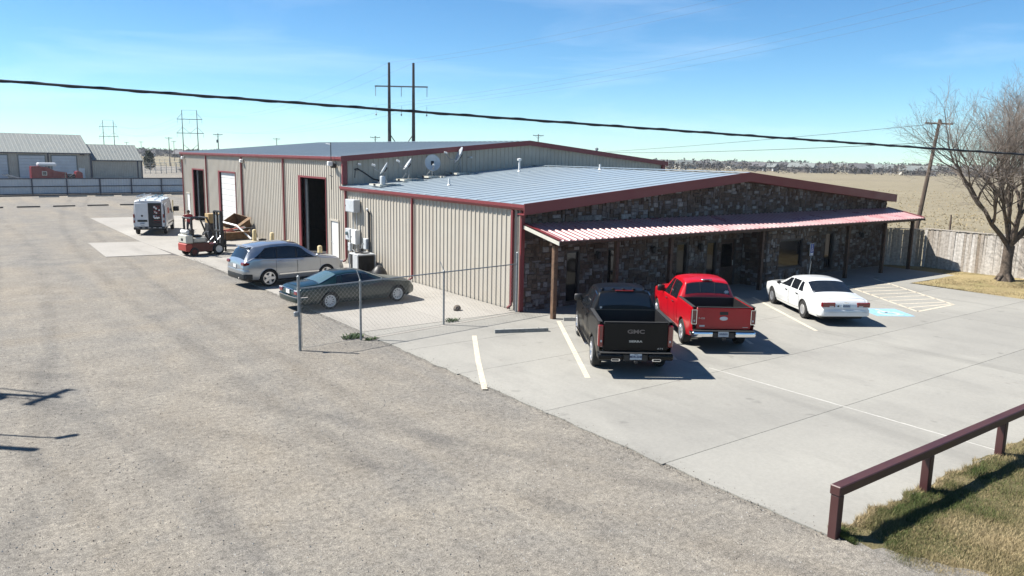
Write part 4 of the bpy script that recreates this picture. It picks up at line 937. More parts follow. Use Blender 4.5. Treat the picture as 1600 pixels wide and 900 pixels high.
m = MB(); m.bbox(-.905, -.84, -.17, .17, 1.90, 1.95, .012); bl = m.build('brake_light', 'chrome', t); MB().bbox(-.91, -.9, -.07, .07, 1.91, 1.94, .003).build('lens', 'red_lens', bl)
MB().lathe([(.001, .012), (.115, .01), (.125, 0)], 24, T(x0-.006, 0, 1.06) @ Matrix.Rotation(rad(-90), 4, 'Y') @ Matrix.Diagonal((.5, 1, 1, 1))).build('emblem', 'white_paint', t)
MB().bbox(x0-.012, x0, -.13, .13, 1.17, 1.27, .02).build('tailgate_handle', 'black', t)
rear_text('F-150', .075, x0-.008, .68, 1.06, 'steel', t, sx=1.1); MB().box(x0-.009, x0-.005, -.76, -.6, .785, .797).build('badge', 'steel', t); MB().box(x0-.009, x0-.005, .58, .74, .80, .85).build('dealer_badge', 'white_paint', t)
licence(t, x0-.135, .02, .60, '', .32, .17); mirror(B, t, .98, 1.32, 'black', .26, .22, .12)
m = MB(); m.add([(-1.05, -.62+.1*math.cos(a)*(1 if k % 2 else .55), 1.56+.07*math.sin(a)*(1 if k % 2 else .55)) for k, a in enumerate(np.linspace(0, 2*math.pi, 16, endpoint=False))], [tuple(range(16))]).build('window_sticker', 'plate', t)
for sy in (-1, 1):
    MB().bbox(-1.0, 1.3, sy*(w-.02), sy*(w+.11), .42, .47, .02).build('side_step', 'black', t)

# ---- cargo van with one rear door open
HEAD_V = rad(90-20)
t = thing('cargo_van', 'white cargo van with one rear door open and ladders on its roof', 'van', (12.45, 59.8, .03), HEAD_V)
zt = [(-2.75, 2.28), (-2.7, 2.36), (-2.5, 2.40), (1.0, 2.42), (1.35, 2.34), (2.15, 1.38), (2.3, 1.28), (2.62, 1.05), (2.75, .75)]
B = Body(-2.72, 2.75, zt, [(-2.75, 1.25), (1.9, 1.22), (2.4, 1.05), (2.75, .7)], [(-2.75, .98), (-2.4, 1.0), (1.5, 1.0), (2.3, .95), (2.75, .75)], [(-2.75, .86), (-2.5, .88), (1.2, .86), (2.1, .84), (2.75, .6)], [(-2.75, .5), (-2, .42), (2, .4), (2.75, .4)], [(1.72, .36, .43), (-1.73, .36, .43)], bulge=.02, drop=.12)
B.mesh('van_white', t); chassis(B, t, .35, .62, .72)
for x in (1.72, -1.73):
    for sy in (-1, 1): wheel(t, x, sy*.88, .36, .23, .2, 'grey_box', 8)
dr = MB().bbox(-2.78, -2.725, .03, .86, .58, 2.2, .03).build('rear_door', 'van_white', t); MB().bbox(-2.80, -2.782, .1, .72, .92, 1.06, .01).build('handle_trim', 'black', dr)
MB().lathe([(.07, 0), (.06, .012), (.001, .012)], 14, T(-2.782, .42, 1.33) @ Matrix.Rotation(rad(-90), 4, 'Y')).build('emblem', 'dark_metal', dr)
ip = MB().bbox(-2.76, -2.724, -.80, .02, .58, 2.2, .005).build('cargo_shade_panel', 'interior', t)  # near-black panel in place of the shaded cargo hold
od = MB().bbox(-2.79, -1.98, -1.10, -1.04, .58, 2.2, .02, None).build('rear_door', 'van_white', t)
sh = MB(); rr = random.Random(4)
for k in range(9): y = -.42+rr.uniform(-.0, .0); sh.bbox(-2.79, -2.762, -.76+.0, -.30, .66+k*.165, .70+k*.165, .005)
sh.build('shelf', 'semi_red', t)
for k in range(14):
    y = -.70+rr.random()*.34; z = 1.1+rr.random()*1.0; s_ = rr.uniform(.05, .075)
    MB().lathe([(s_, 0), (s_, .03), (s_*.6, .04)], 10, T(-2.79, y, z) @ Matrix.Rotation(rad(-90), 4, 'Y')).build('parcel', 'white_paint' if k % 3 else 'semi_red', t)
MB().bbox(-2.80, -2.762, -.72, -.3, .62, .85, .01).build('tool_case', 'dark_metal', t); MB().bbox(-2.80, -2.762, -.5, -.28, 1.2, 1.36, .01).build('parcel', 'grey_box', t)
for s in (-1, 1):
    tl = MB().bbox(-2.76, -2.6, s*.88, s*.985, .85, 1.45, .02).build('tail_light', 'red_lens', t); MB().bbox(-2.765, -2.62, s*.885, s*.99, 1.02, 1.2, .01).build('reverse_light', 'clear_lens', tl)
bp = MB().bbox(-2.84, -2.6, -.98, .98, .38, .58, .04).build('rear_bumper', 'black', t)
for k in range(5): MB().box(-2.845, -2.841, -.7+k*.35-.09, -.7+k*.35+.09, .5, .53).build('reflector', 'white_paint', bp)
licence(t, -2.80, .42, .82, ''); MB().box(-2.786, -2.781, .3, .54, .66, .68).build('badge', 'dark_metal', dr)
B.side_patch(.9, 1.75, lambda x: B.zb(x)+.05, lambda x: B.zt(x)-.16, .006, 8, 4, .9, 1.3).build('side_window', 'glass', t, smooth=True); B.top_patch(1.42, 2.1, .06, .06, .006).build('windshield', 'glass', t, smooth=True)
B.side_patch(-1.2, -.1, 1.35, 1.75, .006, 8, 4, sides=(-1,)).build('side_logo', 'orange_red', t, smooth=True); B.side_patch(.15, .7, 1.45, 1.6, .006, 4, 2, sides=(-1,)).build('side_logo', 'dark_metal', t, smooth=True); B.side_patch(-1.2, 1.4, .62, .72, .012, 20, 2).build('side_moulding', 'black', t, smooth=True)
for s in (-1, 1): MB().bbox(1.55, 1.72, s*1.02, s*1.42, 1.35, 1.72, .05).build('mirror', 'black', t)
def ladder(name, label, y, z, x0_, x1_, mat, parent_loc, rz):
    o = thing(name, label, 'ladder', parent_loc, rz, None); 
    for s in (-.2, .2): MB().bbox(x0_, x1_, y+s-.02, y+s+.02, z, z+.08, .008).build('rail', mat, o)
    n = int((x1_-x0_)/.3)
    for k in range(n): MB().tube([(x0_+.15+k*.3, y-.2, z+.04), (x0_+.15+k*.3, y+.2, z+.04)], .016, 6).build('rung', 'galv', o)
rk = MB()
for x in (-2.3, -.8, .6):
    rk.tube([(x, -.8, 2.40), (x, -.8, 2.55), (x, .8, 2.55), (x, .8, 2.40)], .02, 6)
for y in (-.8, .8): rk.tube([(-2.3, y, 2.55), (.6, y, 2.55)], .018, 6)
rk.build('roof_rack', 'white_paint', t)
ladder('extension_ladder', 'aluminium ladder tied flat on the rack of the white van', .52, 2.58, -2.7, .9, 'alloy', (12.45, 59.8, .03), HEAD_V)
ladder('step_ladder', 'pale blue stepladder lying on the rack of the white van', -.45, 2.58, -2.6, -.5, 'ladder_blue', (12.45, 59.8, .03), HEAD_V)
# ------------------------------------------------------------------ forklift and what stands by the workshop doors
f = thing('forklift', 'red and cream forklift with black mast standing on the concrete apron', 'forklift', (11.72, 45.25, .03), rad(12))
m = MB(); m.prism([(-.75, .22), (.75, .22), (.95, .42), (.9, .62), (.35, .60), (.2, .72), (-.75, .72)], -.5, .5, 'y'); m.build('chassis', 'fork_red', f)
m = MB(); m.bbox(-1.08, -.62, -.5, .5, .28, .72, .05); m.build('lower_counterweight', 'orange_red', f)
m = MB(); m.bbox(-1.06, -.64, -.5, .5, .725, 1.2, .05); m.build('counterweight', 'cream', f); MB().bbox(-1.075, -1.055, -.12, .12, .86, 1.0, .01).build('vent', 'black', f)
MB().bbox(-.6, .12, -.42, .42, .73, 1.02, .05).build('engine_cover', 'cream', f); m = MB(); m.bbox(-.5, .0, -.26, .26, 1.03, 1.14, .04); m.bbox(-.58, -.44, -.24, .24, 1.1, 1.5, .05); m.build('seat', 'black', f, smooth=True)
MB().lathe([(.001, -.36), (.1, -.34), (.13, -.28), (.13, .28), (.1, .34), (.001, .36)], 16, T(-.88, 0, 1.35) @ AX_Y).build('gas_tank', 'white_paint', f, smooth=True); 
m = MB(); m.tube([(-.92, -.16, 1.16), (-.92, -.16, 1.48), (-.92, .16, 1.48), (-.92, .16, 1.16)], .018, 6); m.build('tank_bracket', 'black', f)
for s in (-1, 1):
    m = MB(); m.bbox(-.74, -.64, s*.44-.05, s*.44+.05, .8, 2.08, .015); m.build('rear_pillar', 'black', f)
    MB().tube([(.2, s*.44, 2.1), (.48, s*.45, 1.4), (.72, s*.46, .66)], .05, 6).build('front_pillar', 'black', f)
m = MB(); m.bbox(-.78, -.66, -.5, .5, 2.06, 2.14, .02); m.bbox(.14, .26, -.5, .5, 2.06, 2.14, .02)
for y in (-.48, -.29, -.1, .1, .29, .48): m.bbox(-.7, .2, y-.02, y+.02, 2.075, 2.13, .01)
m.build('overhead_guard', 'black', f)
for s in (-1, 1):
    MB().bbox(1.02, 1.14, s*.36-.05, s*.36+.05, .12, 2.42, .01).build('mast_rail', 'black', f); MB().bbox(1.145, 1.24, s*.27-.04, s*.27+.04, .14, 2.38, .01).build('inner_rail', 'dark_metal', f)
    MB().tube([(1.08, s*.2, .2), (1.08, s*.2, 2.2)], .04, 8).build('lift_cylinder', 'steel', f)
    m = MB(); m.box(1.30, 1.36, s*.3-.06, s*.3+.06, .1, .75); m.prism([(1.36, .1), (2.35, .1), (2.35, .115), (1.36, .15)], s*.3-.06, s*.3+.06, 'y'); m.build('fork', 'dark_metal', f)
    MB().tube([(.62, s*.33, .62), (1.03, s*.36, 1.0)], .035, 8).build('tilt_cylinder', 'steel', f)
    wheel(f, .78, s*.5, .33, .2, .19, 'white_paint', 8, .08); wheel(f, -.62, s*.46, .25, .16, .14, 'fork_red', 6)
m = MB()
for z in (.3, 1.25, 2.36): m.bbox(1.03, 1.12, -.36, .36, z, z+.1, .01)
m.build('mast_brace', 'black', f); m = MB(); m.bbox(1.24, 1.3, -.5, .5, .35, .45, .01); m.bbox(1.24, 1.3, -.5, .5, .62, .72, .01)
for y in (-.45, -.15, .15, .45): m.bbox(1.25, 1.29, y-.02, y+.02, .7, 1.3, .01)
m.bbox(1.25, 1.29, -.47, .47, 1.28, 1.33, .01); m.build('load_backrest', 'black', f)
m = MB(); m.tube([(.55, 0, .7), (.25, 0, 1.2)], .03, 6); m.lathe([(.16, -.012), (.175, 0), (.16, .012), (.15, 0), (.16, -.012)], 16, T(.24, 0, 1.21) @ Matrix.Rotation(rad(-55), 4, 'Y')); m.build('steering_wheel', 'black', f)
MB().lathe([(.03, 0), (.035, .08), (.02, .12)], 8, T(-.7, .3, 2.14)).build('beacon', 'orange_red', f)

# person in a red shirt behind the forklift
def person(loc, rz):
    t = thing('person', 'person in a red shirt and dark trousers leaning forward by the workshop corner', 'person', loc, rz)
    J = dict(pel=(0, 0, .95), sp=(.06, 0, 1.15), ch=(.14, 0, 1.36), nk=(.2, 0, 1.5), hd=(.26, 0, 1.6), ht=(.28, 0, 1.74))
    for s, n in ((1, 'l'), (-1, 'r')):
        J.update({'hp'+n: (0, s*.1, .9), 'kn'+n: (.06, s*.12, .5), 'an'+n: (-.02, s*.12, .09), 'to'+n: (.16, s*.14, .04), 'sh'+n: (.15, s*.2, 1.42), 'el'+n: (.26, s*.28, 1.16), 'wr'+n: (.46, s*.2, 1.1), 'pm'+n: (.53, s*.18, 1.09)})
        for k in range(4): J['f%d%s' % (k, n)] = (.62, s*(.13+.025*k), 1.07-.01*(k % 2)); J['g%d%s' % (k, n)] = (.64, s*(.13+.025*k), 1.03)
        J['th'+n] = (.55, s*.11, 1.12)
    E = [('pel', 'sp'), ('sp', 'ch'), ('ch', 'nk'), ('nk', 'hd'), ('hd', 'ht')]
    for n in 'lr': E += [('pel', 'hp'+n), ('hp'+n, 'kn'+n), ('kn'+n, 'an'+n), ('an'+n, 'to'+n), ('ch', 'sh'+n), ('sh'+n, 'el'+n), ('el'+n, 'wr'+n), ('wr'+n, 'pm'+n), ('pm'+n, 'th'+n)]+[('pm'+n, 'f%d%s' % (k, n)) for k in range(4)]+[('f%d%s' % (k, n), 'g%d%s' % (k, n)) for k in range(4)]
    rd = dict(pel=.15, sp=.14, ch=.16, nk=.06, hd=.09, ht=.075, hp=.10, kn=.07, an=.05, to=.045, sh=.085, el=.055, wr=.034, pm=.04, th=.012)
    ks = list(J); me = bpy.data.meshes.new('body'); me.from_pydata([J[k] for k in ks], [(ks.index(a), ks.index(b)) for a, b in E], [])
    o = link('body', me, t); sk = o.modifiers.new('s', 'SKIN'); sb = o.modifiers.new('u', 'SUBSURF'); sb.levels = sb.render_levels = 1
    for i, k in enumerate(ks):
        base = k if k in rd else k[:-1]; r = rd.get(base, .01)
        me.skin_vertices[0].data[i].radius = (r, r); me.skin_vertices[0].data[i].use_root = (k == 'pel')
    dg = bpy.context.evaluated_depsgraph_get(); me2 = bpy.data.meshes.new_from_object(o.evaluated_get(dg)); o.modifiers.clear(); o.data = me2
    for mt in ('skin', 'shirt_red', 'trousers', 'black'): me2.materials.append(MAT[mt])
    for p in me2.polygons:
        c = p.center; p.use_smooth = True
        p.material_index = 3 if c.z < .1 else 2 if c.z < 1.0 and c.x < .3 else 1 if (c.z < 1.47 and not c.x > .44) else 0
    MB().lathe([(.001, .11), (.06, .1), (.1, .05), (.112, -.02), (.105, -.07), (.08, -.1)], 14, T(.255, 0, 1.69, 0, 0, .25)).build('hair', 'hair', t, smooth=True)
    m = MB(); m.lathe([(.001, .02), (.016, .01), (.02, -.02), (.001, -.03)], 8, T(.375, 0, 1.64)); m.build('nose', 'skin', t, smooth=True)
    for s in (-1, 1): MB().lathe([(.001, .012), (.011, 0), (.001, -.012)], 8, T(.355, s*.035, 1.665)).build('eye', 'black', t); MB().lathe([(.001, .03), (.02, 0), (.001, -.03)], 8, T(.265, s*.098, 1.65)).build('ear', 'skin', t)
    MB().bbox(.362, .372, -.025, .025, 1.595, 1.603, .002).build('mouth', 'shirt_red', t)
person((13.75, 55.7, .03), rad(-110))
# boxes on a pallet jack, scrap pile
bx = thing('carton', 'tan cardboard carton on top of crates behind the forklift mast', 'box', (13.7, 49.6, 0)); MB().bbox(-.42, .42, -.4, .4, 1.42, 2.0, .015).build('carton_body', 'carton', bx); MB().box(-.43, .43, -.05, .05, 2.0, 2.004).build('tape', 'cream', bx)
cr = thing('crate_stack', 'dark crates stacked behind the forklift with a carton on top', 'crate', (13.7, 49.6, .03))
for k, (mat) in enumerate(('dark_metal', 'trousers', 'dark_metal')):
    c = MB().bbox(-.5+.03*k, .5-.03*k, -.45, .45, k*.46, k*.46+.44, .02).build('crate', mat, cr)
    for y in (-.3, 0, .3): MB().bbox(-.52+.03*k, -.5+.03*k, y-.05, y+.05, k*.46+.03, k*.46+.41, .004).build('slat', 'black', c)
def obox(name, lab, cat, loc, size, rot, mat, extra=None, group=None):
    o = thing(name, lab, cat, loc); M = Matrix.Rotation(rot[2], 4, 'Z') @ Matrix.Rotation(rot[1], 4, 'Y') @ Matrix.Rotation(rot[0], 4, 'X')
    m = MB(); a, b, c = size; w = .03
    m.box(-a, a, -b, b, -c, -c+w, M=M); m.box(-a, a, -b, -b+w, -c+w, c, M=M); m.box(-a, a, b-w, b, -c+w, c, M=M); m.box(-a, -a+w, -b+w, b-w, -c+w, c, M=M); m.box(a-w, a, -b+w, b-w, -c+w, c, M=M); m.build('box_body', mat, o)
    m = MB(); m.box(-a-.01, a+.01, -b-.25, -b, c-.02, c, M=M); m.box(-a-.3, -a, -b, b, c-.02, c, M=M); m.build('flap', mat, o); return o
obox('scrap_box', 'large brown cardboard box tipped against the workshop wall', 'box', (16.4, 54.3, .72), (.8, .7, .42), (rad(10), rad(-28), rad(20)), 'cardboard')
lowb = obox('debris_box', 'low torn cardboard box filled with scrap in front of the tipped box', 'box', (15.6, 52.6, .31), (.95, .7, .25), (0, 0, rad(12)), 'cardboard')
rr = random.Random(11)
for k in range(9):
    o = thing('scrap_strip', ['bent white metal strip sticking out of the torn scrap box', 'red and white scrap panel in the torn scrap box', 'dark scrap bar lying on the torn scrap box'][k % 3], 'scrap', (15.6+rr.uniform(-.5, .5), 52.6+rr.uniform(-.5, .4), .5+.03*k), rr.uniform(-.6, .6), 'scrap metal on the torn box')
    MB().bbox(-rr.uniform(.6, 1.3), rr.uniform(.5, 1.2), -.06, .06, -.02, .02, .008, Matrix.Rotation(rad(rr.uniform(-14, 14)), 4, 'Y')).build('strip', ('alloy', 'orange_red', 'dark_metal')[k % 3], o)
o = thing('roof_flashing', 'long bent white metal trim leaning from the scrap boxes to the bollard', 'trim', (15.8, 52.9, .85)); MB().tube([(-.8, 1.1, .35), (.2, -.3, .05), (.75, -1.5, -.75)], .07, 4).build('trim_length', 'white_paint', o)
# bollards
for x, y, h, lb in ((16.6, 50.85, .75, 'yellow bollard beside the scrap boxes'), (16.95, 48.5, .75, 'yellow bollard between two workshop downspouts'), (16.9, 45.5, .55, 'short yellow bollard at the far jamb of the large open doorway'), (16.9, 40.7, .72, 'yellow bollard between the open doorway and the white door'), (15.6, 68.2, 1.75, 'tall thin yellow post beside the person in red')):
    r = .13 if h < 1.2 else .05
    o = thing('bollard', lb, 'bollard', (x, y, .03), 0, 'yellow bollards by the workshop doors'); MB().lathe([(r, 0), (r, h-.06), (r*.8, h-.02), (r*.4, h)], 14).build('pipe', 'yellow', o, smooth=True); MB().lathe([(r*1.5, .0), (r*1.45, .02), (r, .025)], 14).build('collar', 'yellow', o)
o = thing('black_bucket', 'small black tub on the apron below the workshop wall', 'bucket', (16.8, 49.9, .03)); MB().lathe([(.2, 0), (.26, .2), (.24, .2), (.18, .03), (.001, .03)], 14).build('tub', 'black', o)
# ------------------------------------------------------------------ office side: meters, boxes, air conditioner
def ebox(name, lab, y0, y1, z0, z1, d, mat='grey_box'):
    o = thing(name, lab, 'utility box', (OX0-.04, (y0+y1)/2, z0)); h = z1-z0; w = (y1-y0)/2
    bo = MB().bbox(-d, 0, -w, w, 0, h, .015).build('case', mat, o); MB().bbox(-d-.012, -d, -w+.03, w-.03, .03, h-.03, .005).build('cover', mat, bo); MB().bbox(-d-.03, -d-.012, w-.08, w-.05, h*.45, h*.55, .004).build('latch', 'dark_metal', bo)
    return o
e = ebox('transformer_box', 'pale grey transformer cabinet high on the tan wall', 36.55, 37.6, 2.85, 3.5, .35)
m = MB(); m.tube([(-.1, -.3, 0), (-.1, -.3, -1.0)], .03, 6); m.tube([(-.1, .1, 0), (-.1, .1, -1.05)], .03, 6); m.build('conduit', 'grey_pvc', e)
ebox('meter_cabinet', 'pale meter cabinet with round meter beside the downspout', 37.35, 37.95, 1.35, 1.95, .22); 
o = thing('electric_meter', 'round electric meter on the pale cabinet', 'meter', (OX0-.27, 37.65, 1.7)); MB().lathe([(.1, 0), (.09, .09), (.06, .12), (.001, .12)], 16, Matrix.Rotation(rad(-90), 4, 'Y')).build('dome', 'glass_pale', o)
ebox('breaker_panel', 'white breaker panel beside the meter cabinet', 36.6, 37.15, 1.2, 1.95, .26, 'white_paint'); ebox('switch_box', 'small grey disconnect switch below the meter cabinet', 37.5, 37.8, .75, 1.2, .15); ebox('junction_box', 'narrow grey junction box beside the tall conduit', 35.55, 35.9, 1.05, 1.6, .18); ebox('gas_regulator_box', 'small grey box above the air conditioner', 36.2, 36.5, .72, 1.05, .15, 'dark_metal')
o = thing('conduit_run', 'tall grey conduit rising up the tan wall past the eave boxes', 'conduit', (OX0-.09, 35.45, 0)); m = MB(); m.tube([(0, 0, .1), (0, 0, 2.9), (-.05, .08, 3.05)], .05, 8); m.build('pipe', 'dark_metal', o); MB().lathe([(.06, 0), (.08, .08), (.02, .14)], 8, T(-.05, .08, 3.02)).build('cap', 'grey_pvc', o)
o = thing('pipe_cluster', 'tangle of grey pipes and conduits below the meter boxes', 'pipes', (OX0-.1, 36.7, 0))
rr = random.Random(3)
for k in range(7):
    y = -.9+k*.28; MB().tube([(0, y, .1), (0, y, .5+rr.random()*.3), (-.05, y+.15, .8+rr.random()*.2), (-.02, y+.1, 1.3)], .022, 6).build('pipe', 'grey_pvc' if k % 2 else 'galv', o)
ac = thing('air_conditioner', 'grey outdoor air conditioning unit standing against the tan wall', 'air conditioner', (16.72, 34.95, .03))
MB().bbox(-.52, .52, -.52, .52, 0, .08, .01).build('pad', 'stop_concrete', ac); MB().bbox(-.44, .44, -.44, .44, .08, .88, .03).build('coil', 'black', ac)
m = MB(); m.bbox(-.47, .47, -.47, .47, .86, .95, .03)
for sx in (-1, 1):
    for sy in (-1, 1): m.bbox(sx*.47-.03, sx*.47+.03, sy*.47-.03, sy*.47+.03, .08, .9, .01)
m.bbox(-.475, -.44, -.44, .1, .08, .86, .01); m.build('casing', 'grey_pvc', ac)
for k in range(13):
    y = -.42+k*.07; MB().box(-.42+k*.07, -.41+k*.07, -.47, -.44, .1, .86).build('louvre', 'dark_metal', ac)
m = MB()
for r in (.12, .2, .28, .36): m.lathe([(r, .955), (r+.012, .965), (r+.02, .955)], 20)
m.build('fan_grille', 'dark_metal', ac)
o = thing('rubble_mound', 'small black heap against the wall beside the air conditioner', 'dirt', (16.95, 33.6, .03)); MB().lathe([(.42, 0), (.36, .2), (.2, .4), (.06, .5), (.001, .5)], 10)  .build('heap', 'black', o, smooth=True)
o = thing('loose_rock', 'brown rock lying on the concrete inside the chain link fence', 'rock', (15.55, 24.35, .03)); rr = random.Random(5)
MB().lathe([(.16, 0), (.19, .08), (.14, .17), (.05, .21), (.001, .2)], 7, Matrix.Rotation(.4, 4, 'Z') @ Matrix.Diagonal((1, .7, 1, 1))).build('stone', 'rock', o)
# ------------------------------------------------------------------ rooftop dishes and vents
def oz(x): return OE+.06+(ORZ+.03-OE)*(x-OX0+.12)/(ORX-OX0+.12)
def dish(lab, x, y, az, tilt, r, arm, elbow=.55):
    t = thing('satellite_dish', lab, 'satellite dish', (x, y, oz(x)+.03), 0, 'satellite dishes on the office roof')
    b = MB(); b.box(-.6, .6, -.12, .12, 0, .10); b.box(-.6, -.4, -.6, .6, 0, .09); b.box(.4, .6, -.6, .6, 0, .09); b.build('ballast_base', 'cream', t)
    m = MB(); m.tube([(0, 0, .1), (0, 0, elbow+.25)], .035, 8); m.tube([(-.4, 0, .1), (0, 0, elbow)], .015, 6); m.tube([(.3, .35, .08), (0, 0, elbow)], .015, 6); m.build('mast', 'galv', t)
    A = T(0, 0, elbow+.3, az) @ Matrix.Rotation(tilt, 4, 'Y')            # dish axis local +x
    m = MB(); prof = [(r*k/8, .28*r*(k/8)**2) for k in range(9)]; prof += [(r+.012, .28*r), (r+.012, .28*r-.02)]+[(r*k/8, .28*r*(k/8)**2-.025) for k in range(8, 0, -1)]+[(.001, -.025)]
    m.lathe([(max(a, .001), b_) for a, b_ in prof], 24, A @ Matrix.Rotation(rad(90), 4, 'Y') @ Matrix.Diagonal((1.08, 1, 1, 1))); m.build('reflector', 'dish_grey', t, smooth=True)
    m = MB(); m.tube([A @ Vector((-.02, 0, -r*.7)), A @ Vector((arm*.6, 0, -r*.95)), A @ Vector((arm, 0, -r*.55))], .026, 6); m.build('feed_arm', 'galv', t); MB().lathe([(.05, -.08), (.06, .08), (.03, .12)], 10, A @ T(arm, 0, -r*.5, 0, 0, rad(-80))).build('feed_horn', 'white_paint', t)
    MB().bbox(-.09, .05, -.08, .08, -.12, .12, .02, A).build('bracket', 'dark_metal', t)
dish('small grey dish nearest the eave, with a round white drum beside its mast', 18.5, 35.9, rad(156), rad(-32), .30, .6)
dish('second satellite dish on the roof with a long feed arm toward the eave', 20.7, 37.4, rad(160), rad(-34), .32, .6)
dish('round satellite dish facing out flat in front of the grey gable', 22.4, 37.75, rad(248), rad(-14), .42, .5, .5)
dish('large satellite dish tilted up beside the round one', 24.4, 38.0, rad(160), rad(-26), .46, .85, .75)
o = thing('cable_drum', 'small white equipment drum beside the dish nearest the eave', 'drum', (18.2, 35.6, oz(18.2)+.12)); MB().lathe([(.13, 0), (.13, .4), (.1, .44)], 12).build('drum', 'grey_box', o, smooth=True)
for x, y, h, lb in ((20.3, 32.6, .32, 'short white vent pipe low on the office roof'), (27.1, 35.9, .62, 'white vent pipe with a cap high on the office roof'), (29.5, 31.7, .3, 'short vent pipe near the office roof ridge')):
    o = thing('vent_pipe', lb, 'vent', (x, y, oz(x)+.02)); MB().lathe([(.11, 0), (.06, .06), (.05, h)], 12).build('pipe', 'white_paint', o); 
    if h > .5: MB().lathe([(.05, h-.02), (.13, h), (.13, h+.1), (.02, h+.13)], 12).build('cap', 'white_paint', o)
o = thing('conduit_hose', 'black conduit looping from the grey gable wall down to the office roof', 'conduit', (18.1, 38.65, 0)); MB().tube([(0, -.02, 5.0), (.1, -.15, 5.05), (.5, -.25, 4.8), (.95, -.3, 4.5), (1.6, -.4, 4.36)], .04, 8).build('hose', 'black', o); MB().tube([(-.02, -.06, 4.55), (0, -.1, 4.95), (.25, -.1, 5.0)], .02, 6).build('bracket', 'dark_metal', o)
for x, z in ((18.2, 5.28), (25.3, 5.75)):
    o = thing('gable_light', 'small flood light on the grey gable near the ' + ('corner' if x < 20 else 'large dish'), 'light', (x, 38.6, z)); MB().tube([(0, 0, 0), (.0, -.3, .03)], .015, 6).build('arm', 'dark_metal', o); MB().bbox(-.08, .08, -.42, -.3, -.05, .05, .02).build('lamp_head', 'grey_box', o)
o = thing('eave_antenna', 'thin antenna mast with camera box at the workshop eave corner', 'antenna', (17.1, 39.4, 0)); MB().tube([(0, 0, 3.9), (0, 0, 6.4)], .022, 6).build('mast', 'dark_metal', o); MB().bbox(-.2, .05, -.12, .12, 5.15, 5.4, .03).build('camera_box', 'white_paint', o); MB().tube([(0, 0, 6.3), (.1, .9, 6.35)], .012, 5).build('boom', 'white_paint', o); MB().tube([(0, -.15, 4.6), (0, .2, 4.65)], .02, 6).build('clamp', 'dark_metal', o)
o = thing('flue_pipe', 'grey flue pipe rising beyond the workshop roof', 'vent', (41.0, 44.5, 5.6)); MB().tube([(0, 0, 0), (0, 0, .9)], .09, 10).build('pipe', 'galv', o); MB().lathe([(.13, .88), (.13, 1.0), (.03, 1.05)], 10).build('cap', 'galv', o)
# ------------------------------------------------------------------ chain link fence
cf = thing('chain_link_fence', 'galvanised chain link fence run from the gravel to the office corner', 'fence', (0, 0, 0))
FA, FB = Vector((8.33, 21.72, 0)), Vector((17.3, 22.9, 0)); FD = (FB-FA); FL = FD.length; FD.normalize(); FN = Vector((FD.y, -FD.x, 0))
def fp(s, z, o=0): q = FA+FD*s+FN*o; return (q.x, q.y, z)
for k, (s, h, r) in enumerate(((0, 2.25, .042), (2.13, 1.92, .034), (5.5, 1.92, .034), (FL-.02, 2.3, .042))):
    p = MB().tube([fp(s, 0), fp(s, h)], r, 10).build('post', 'galv', cf); MB().lathe([(r+.006, h-.04), (r+.006, h), (.02, h+.03), (.001, h+.035)], 10, T(*fp(s, 0)[:2], 0)).build('cap', 'galv', p)
    if k in (1, 2): MB().tube([fp(s, h), fp(s+.02, h+.3, -.22)], .014, 5).build('barb_arm', 'galv', cf)
MB().tube([fp(0, 1.88), fp(FL, 1.88)], .021, 8).build('top_rail', 'galv', cf); MB().tube([fp(0, .06), fp(FL*.5, .05), fp(FL, .06)], .004, 5).build('tension_wire', 'galv', cf)
m = MB(); mesh_h = 1.84; st = .145; z0 = .05
k = -int(mesh_h/st)
while k*st < FL:
    s0 = k*st
    for d in (1, -1):
        a, b = (s0, z0), (s0+mesh_h, z0+mesh_h)
        if d < 0: a, b = (s0, z0+mesh_h), (s0+mesh_h, z0)
        lo, hi = max(0, -a[0]/mesh_h), min(1, (FL-a[0])/mesh_h)
        if hi > lo+.001:
            pa = (a[0]+(b[0]-a[0])*lo, a[1]+(b[1]-a[1])*lo); pb = (a[0]+(b[0]-a[0])*hi, a[1]+(b[1]-a[1])*hi)
            m.tube([fp(pa[0], pa[1], .002*d), fp(pb[0], pb[1], .002*d)], .0019, 3, cap=False)
    k += 1
m.build('wire_mesh', 'galv', cf, kind='stuff', fix=False)
m = MB(); m.tube([fp(.07, .1), fp(.07, 1.75)], .008, 4)
for z in (.25, .65, 1.05, 1.45): m.tube([fp(0, z, -.045), fp(.09, z, 0)], .008, 4)
m.build('tension_bar', 'galv', cf); MB().bbox(FA.x-.16, FA.x-.03, FA.y-.05, FA.y+.05, 1.05, 1.2, .02).build('latch', 'galv', cf)
# ------------------------------------------------------------------ wheel stops
def wstop(lab, x, y, rz, mat, l=1.85, grp='concrete wheel stops'):
    o = thing('wheel_stop', lab, 'wheel stop', (x, y, 0), rz, grp); h = .15
    m = MB(); m.prism([(-.09, .028), (.09, .028), (.065, h), (-.065, h)], -l/2, l/2, 'x'); m.build('block', mat, o)
    for s in (-.6, .6): MB().lathe([(.015, h), (.013, h+.012)], 6, T(s, 0, 0)).build('pin', 'dark_metal', o)
wstop('pale concrete wheel stop in the empty stall by the chain link fence', 15.42, 20.12, rad(-23), 'stop_concrete')
wstop('concrete wheel stop at the head of the red pickup stall', 24.6, 19.2, rad(-33), 'stop_concrete', 1.8); wstop('concrete wheel stop at the head of the black pickup stall', 18.6, 20.3, rad(-33), 'stop_concrete', 1.8)
for i in range(5): wstop('dark wheel stop in the row across the gravel lot', 4.0+i*3.06, 88.5+i*.22, rad(3), 'stop_dark', 1.95, 'wheel stops in the gravel lot')
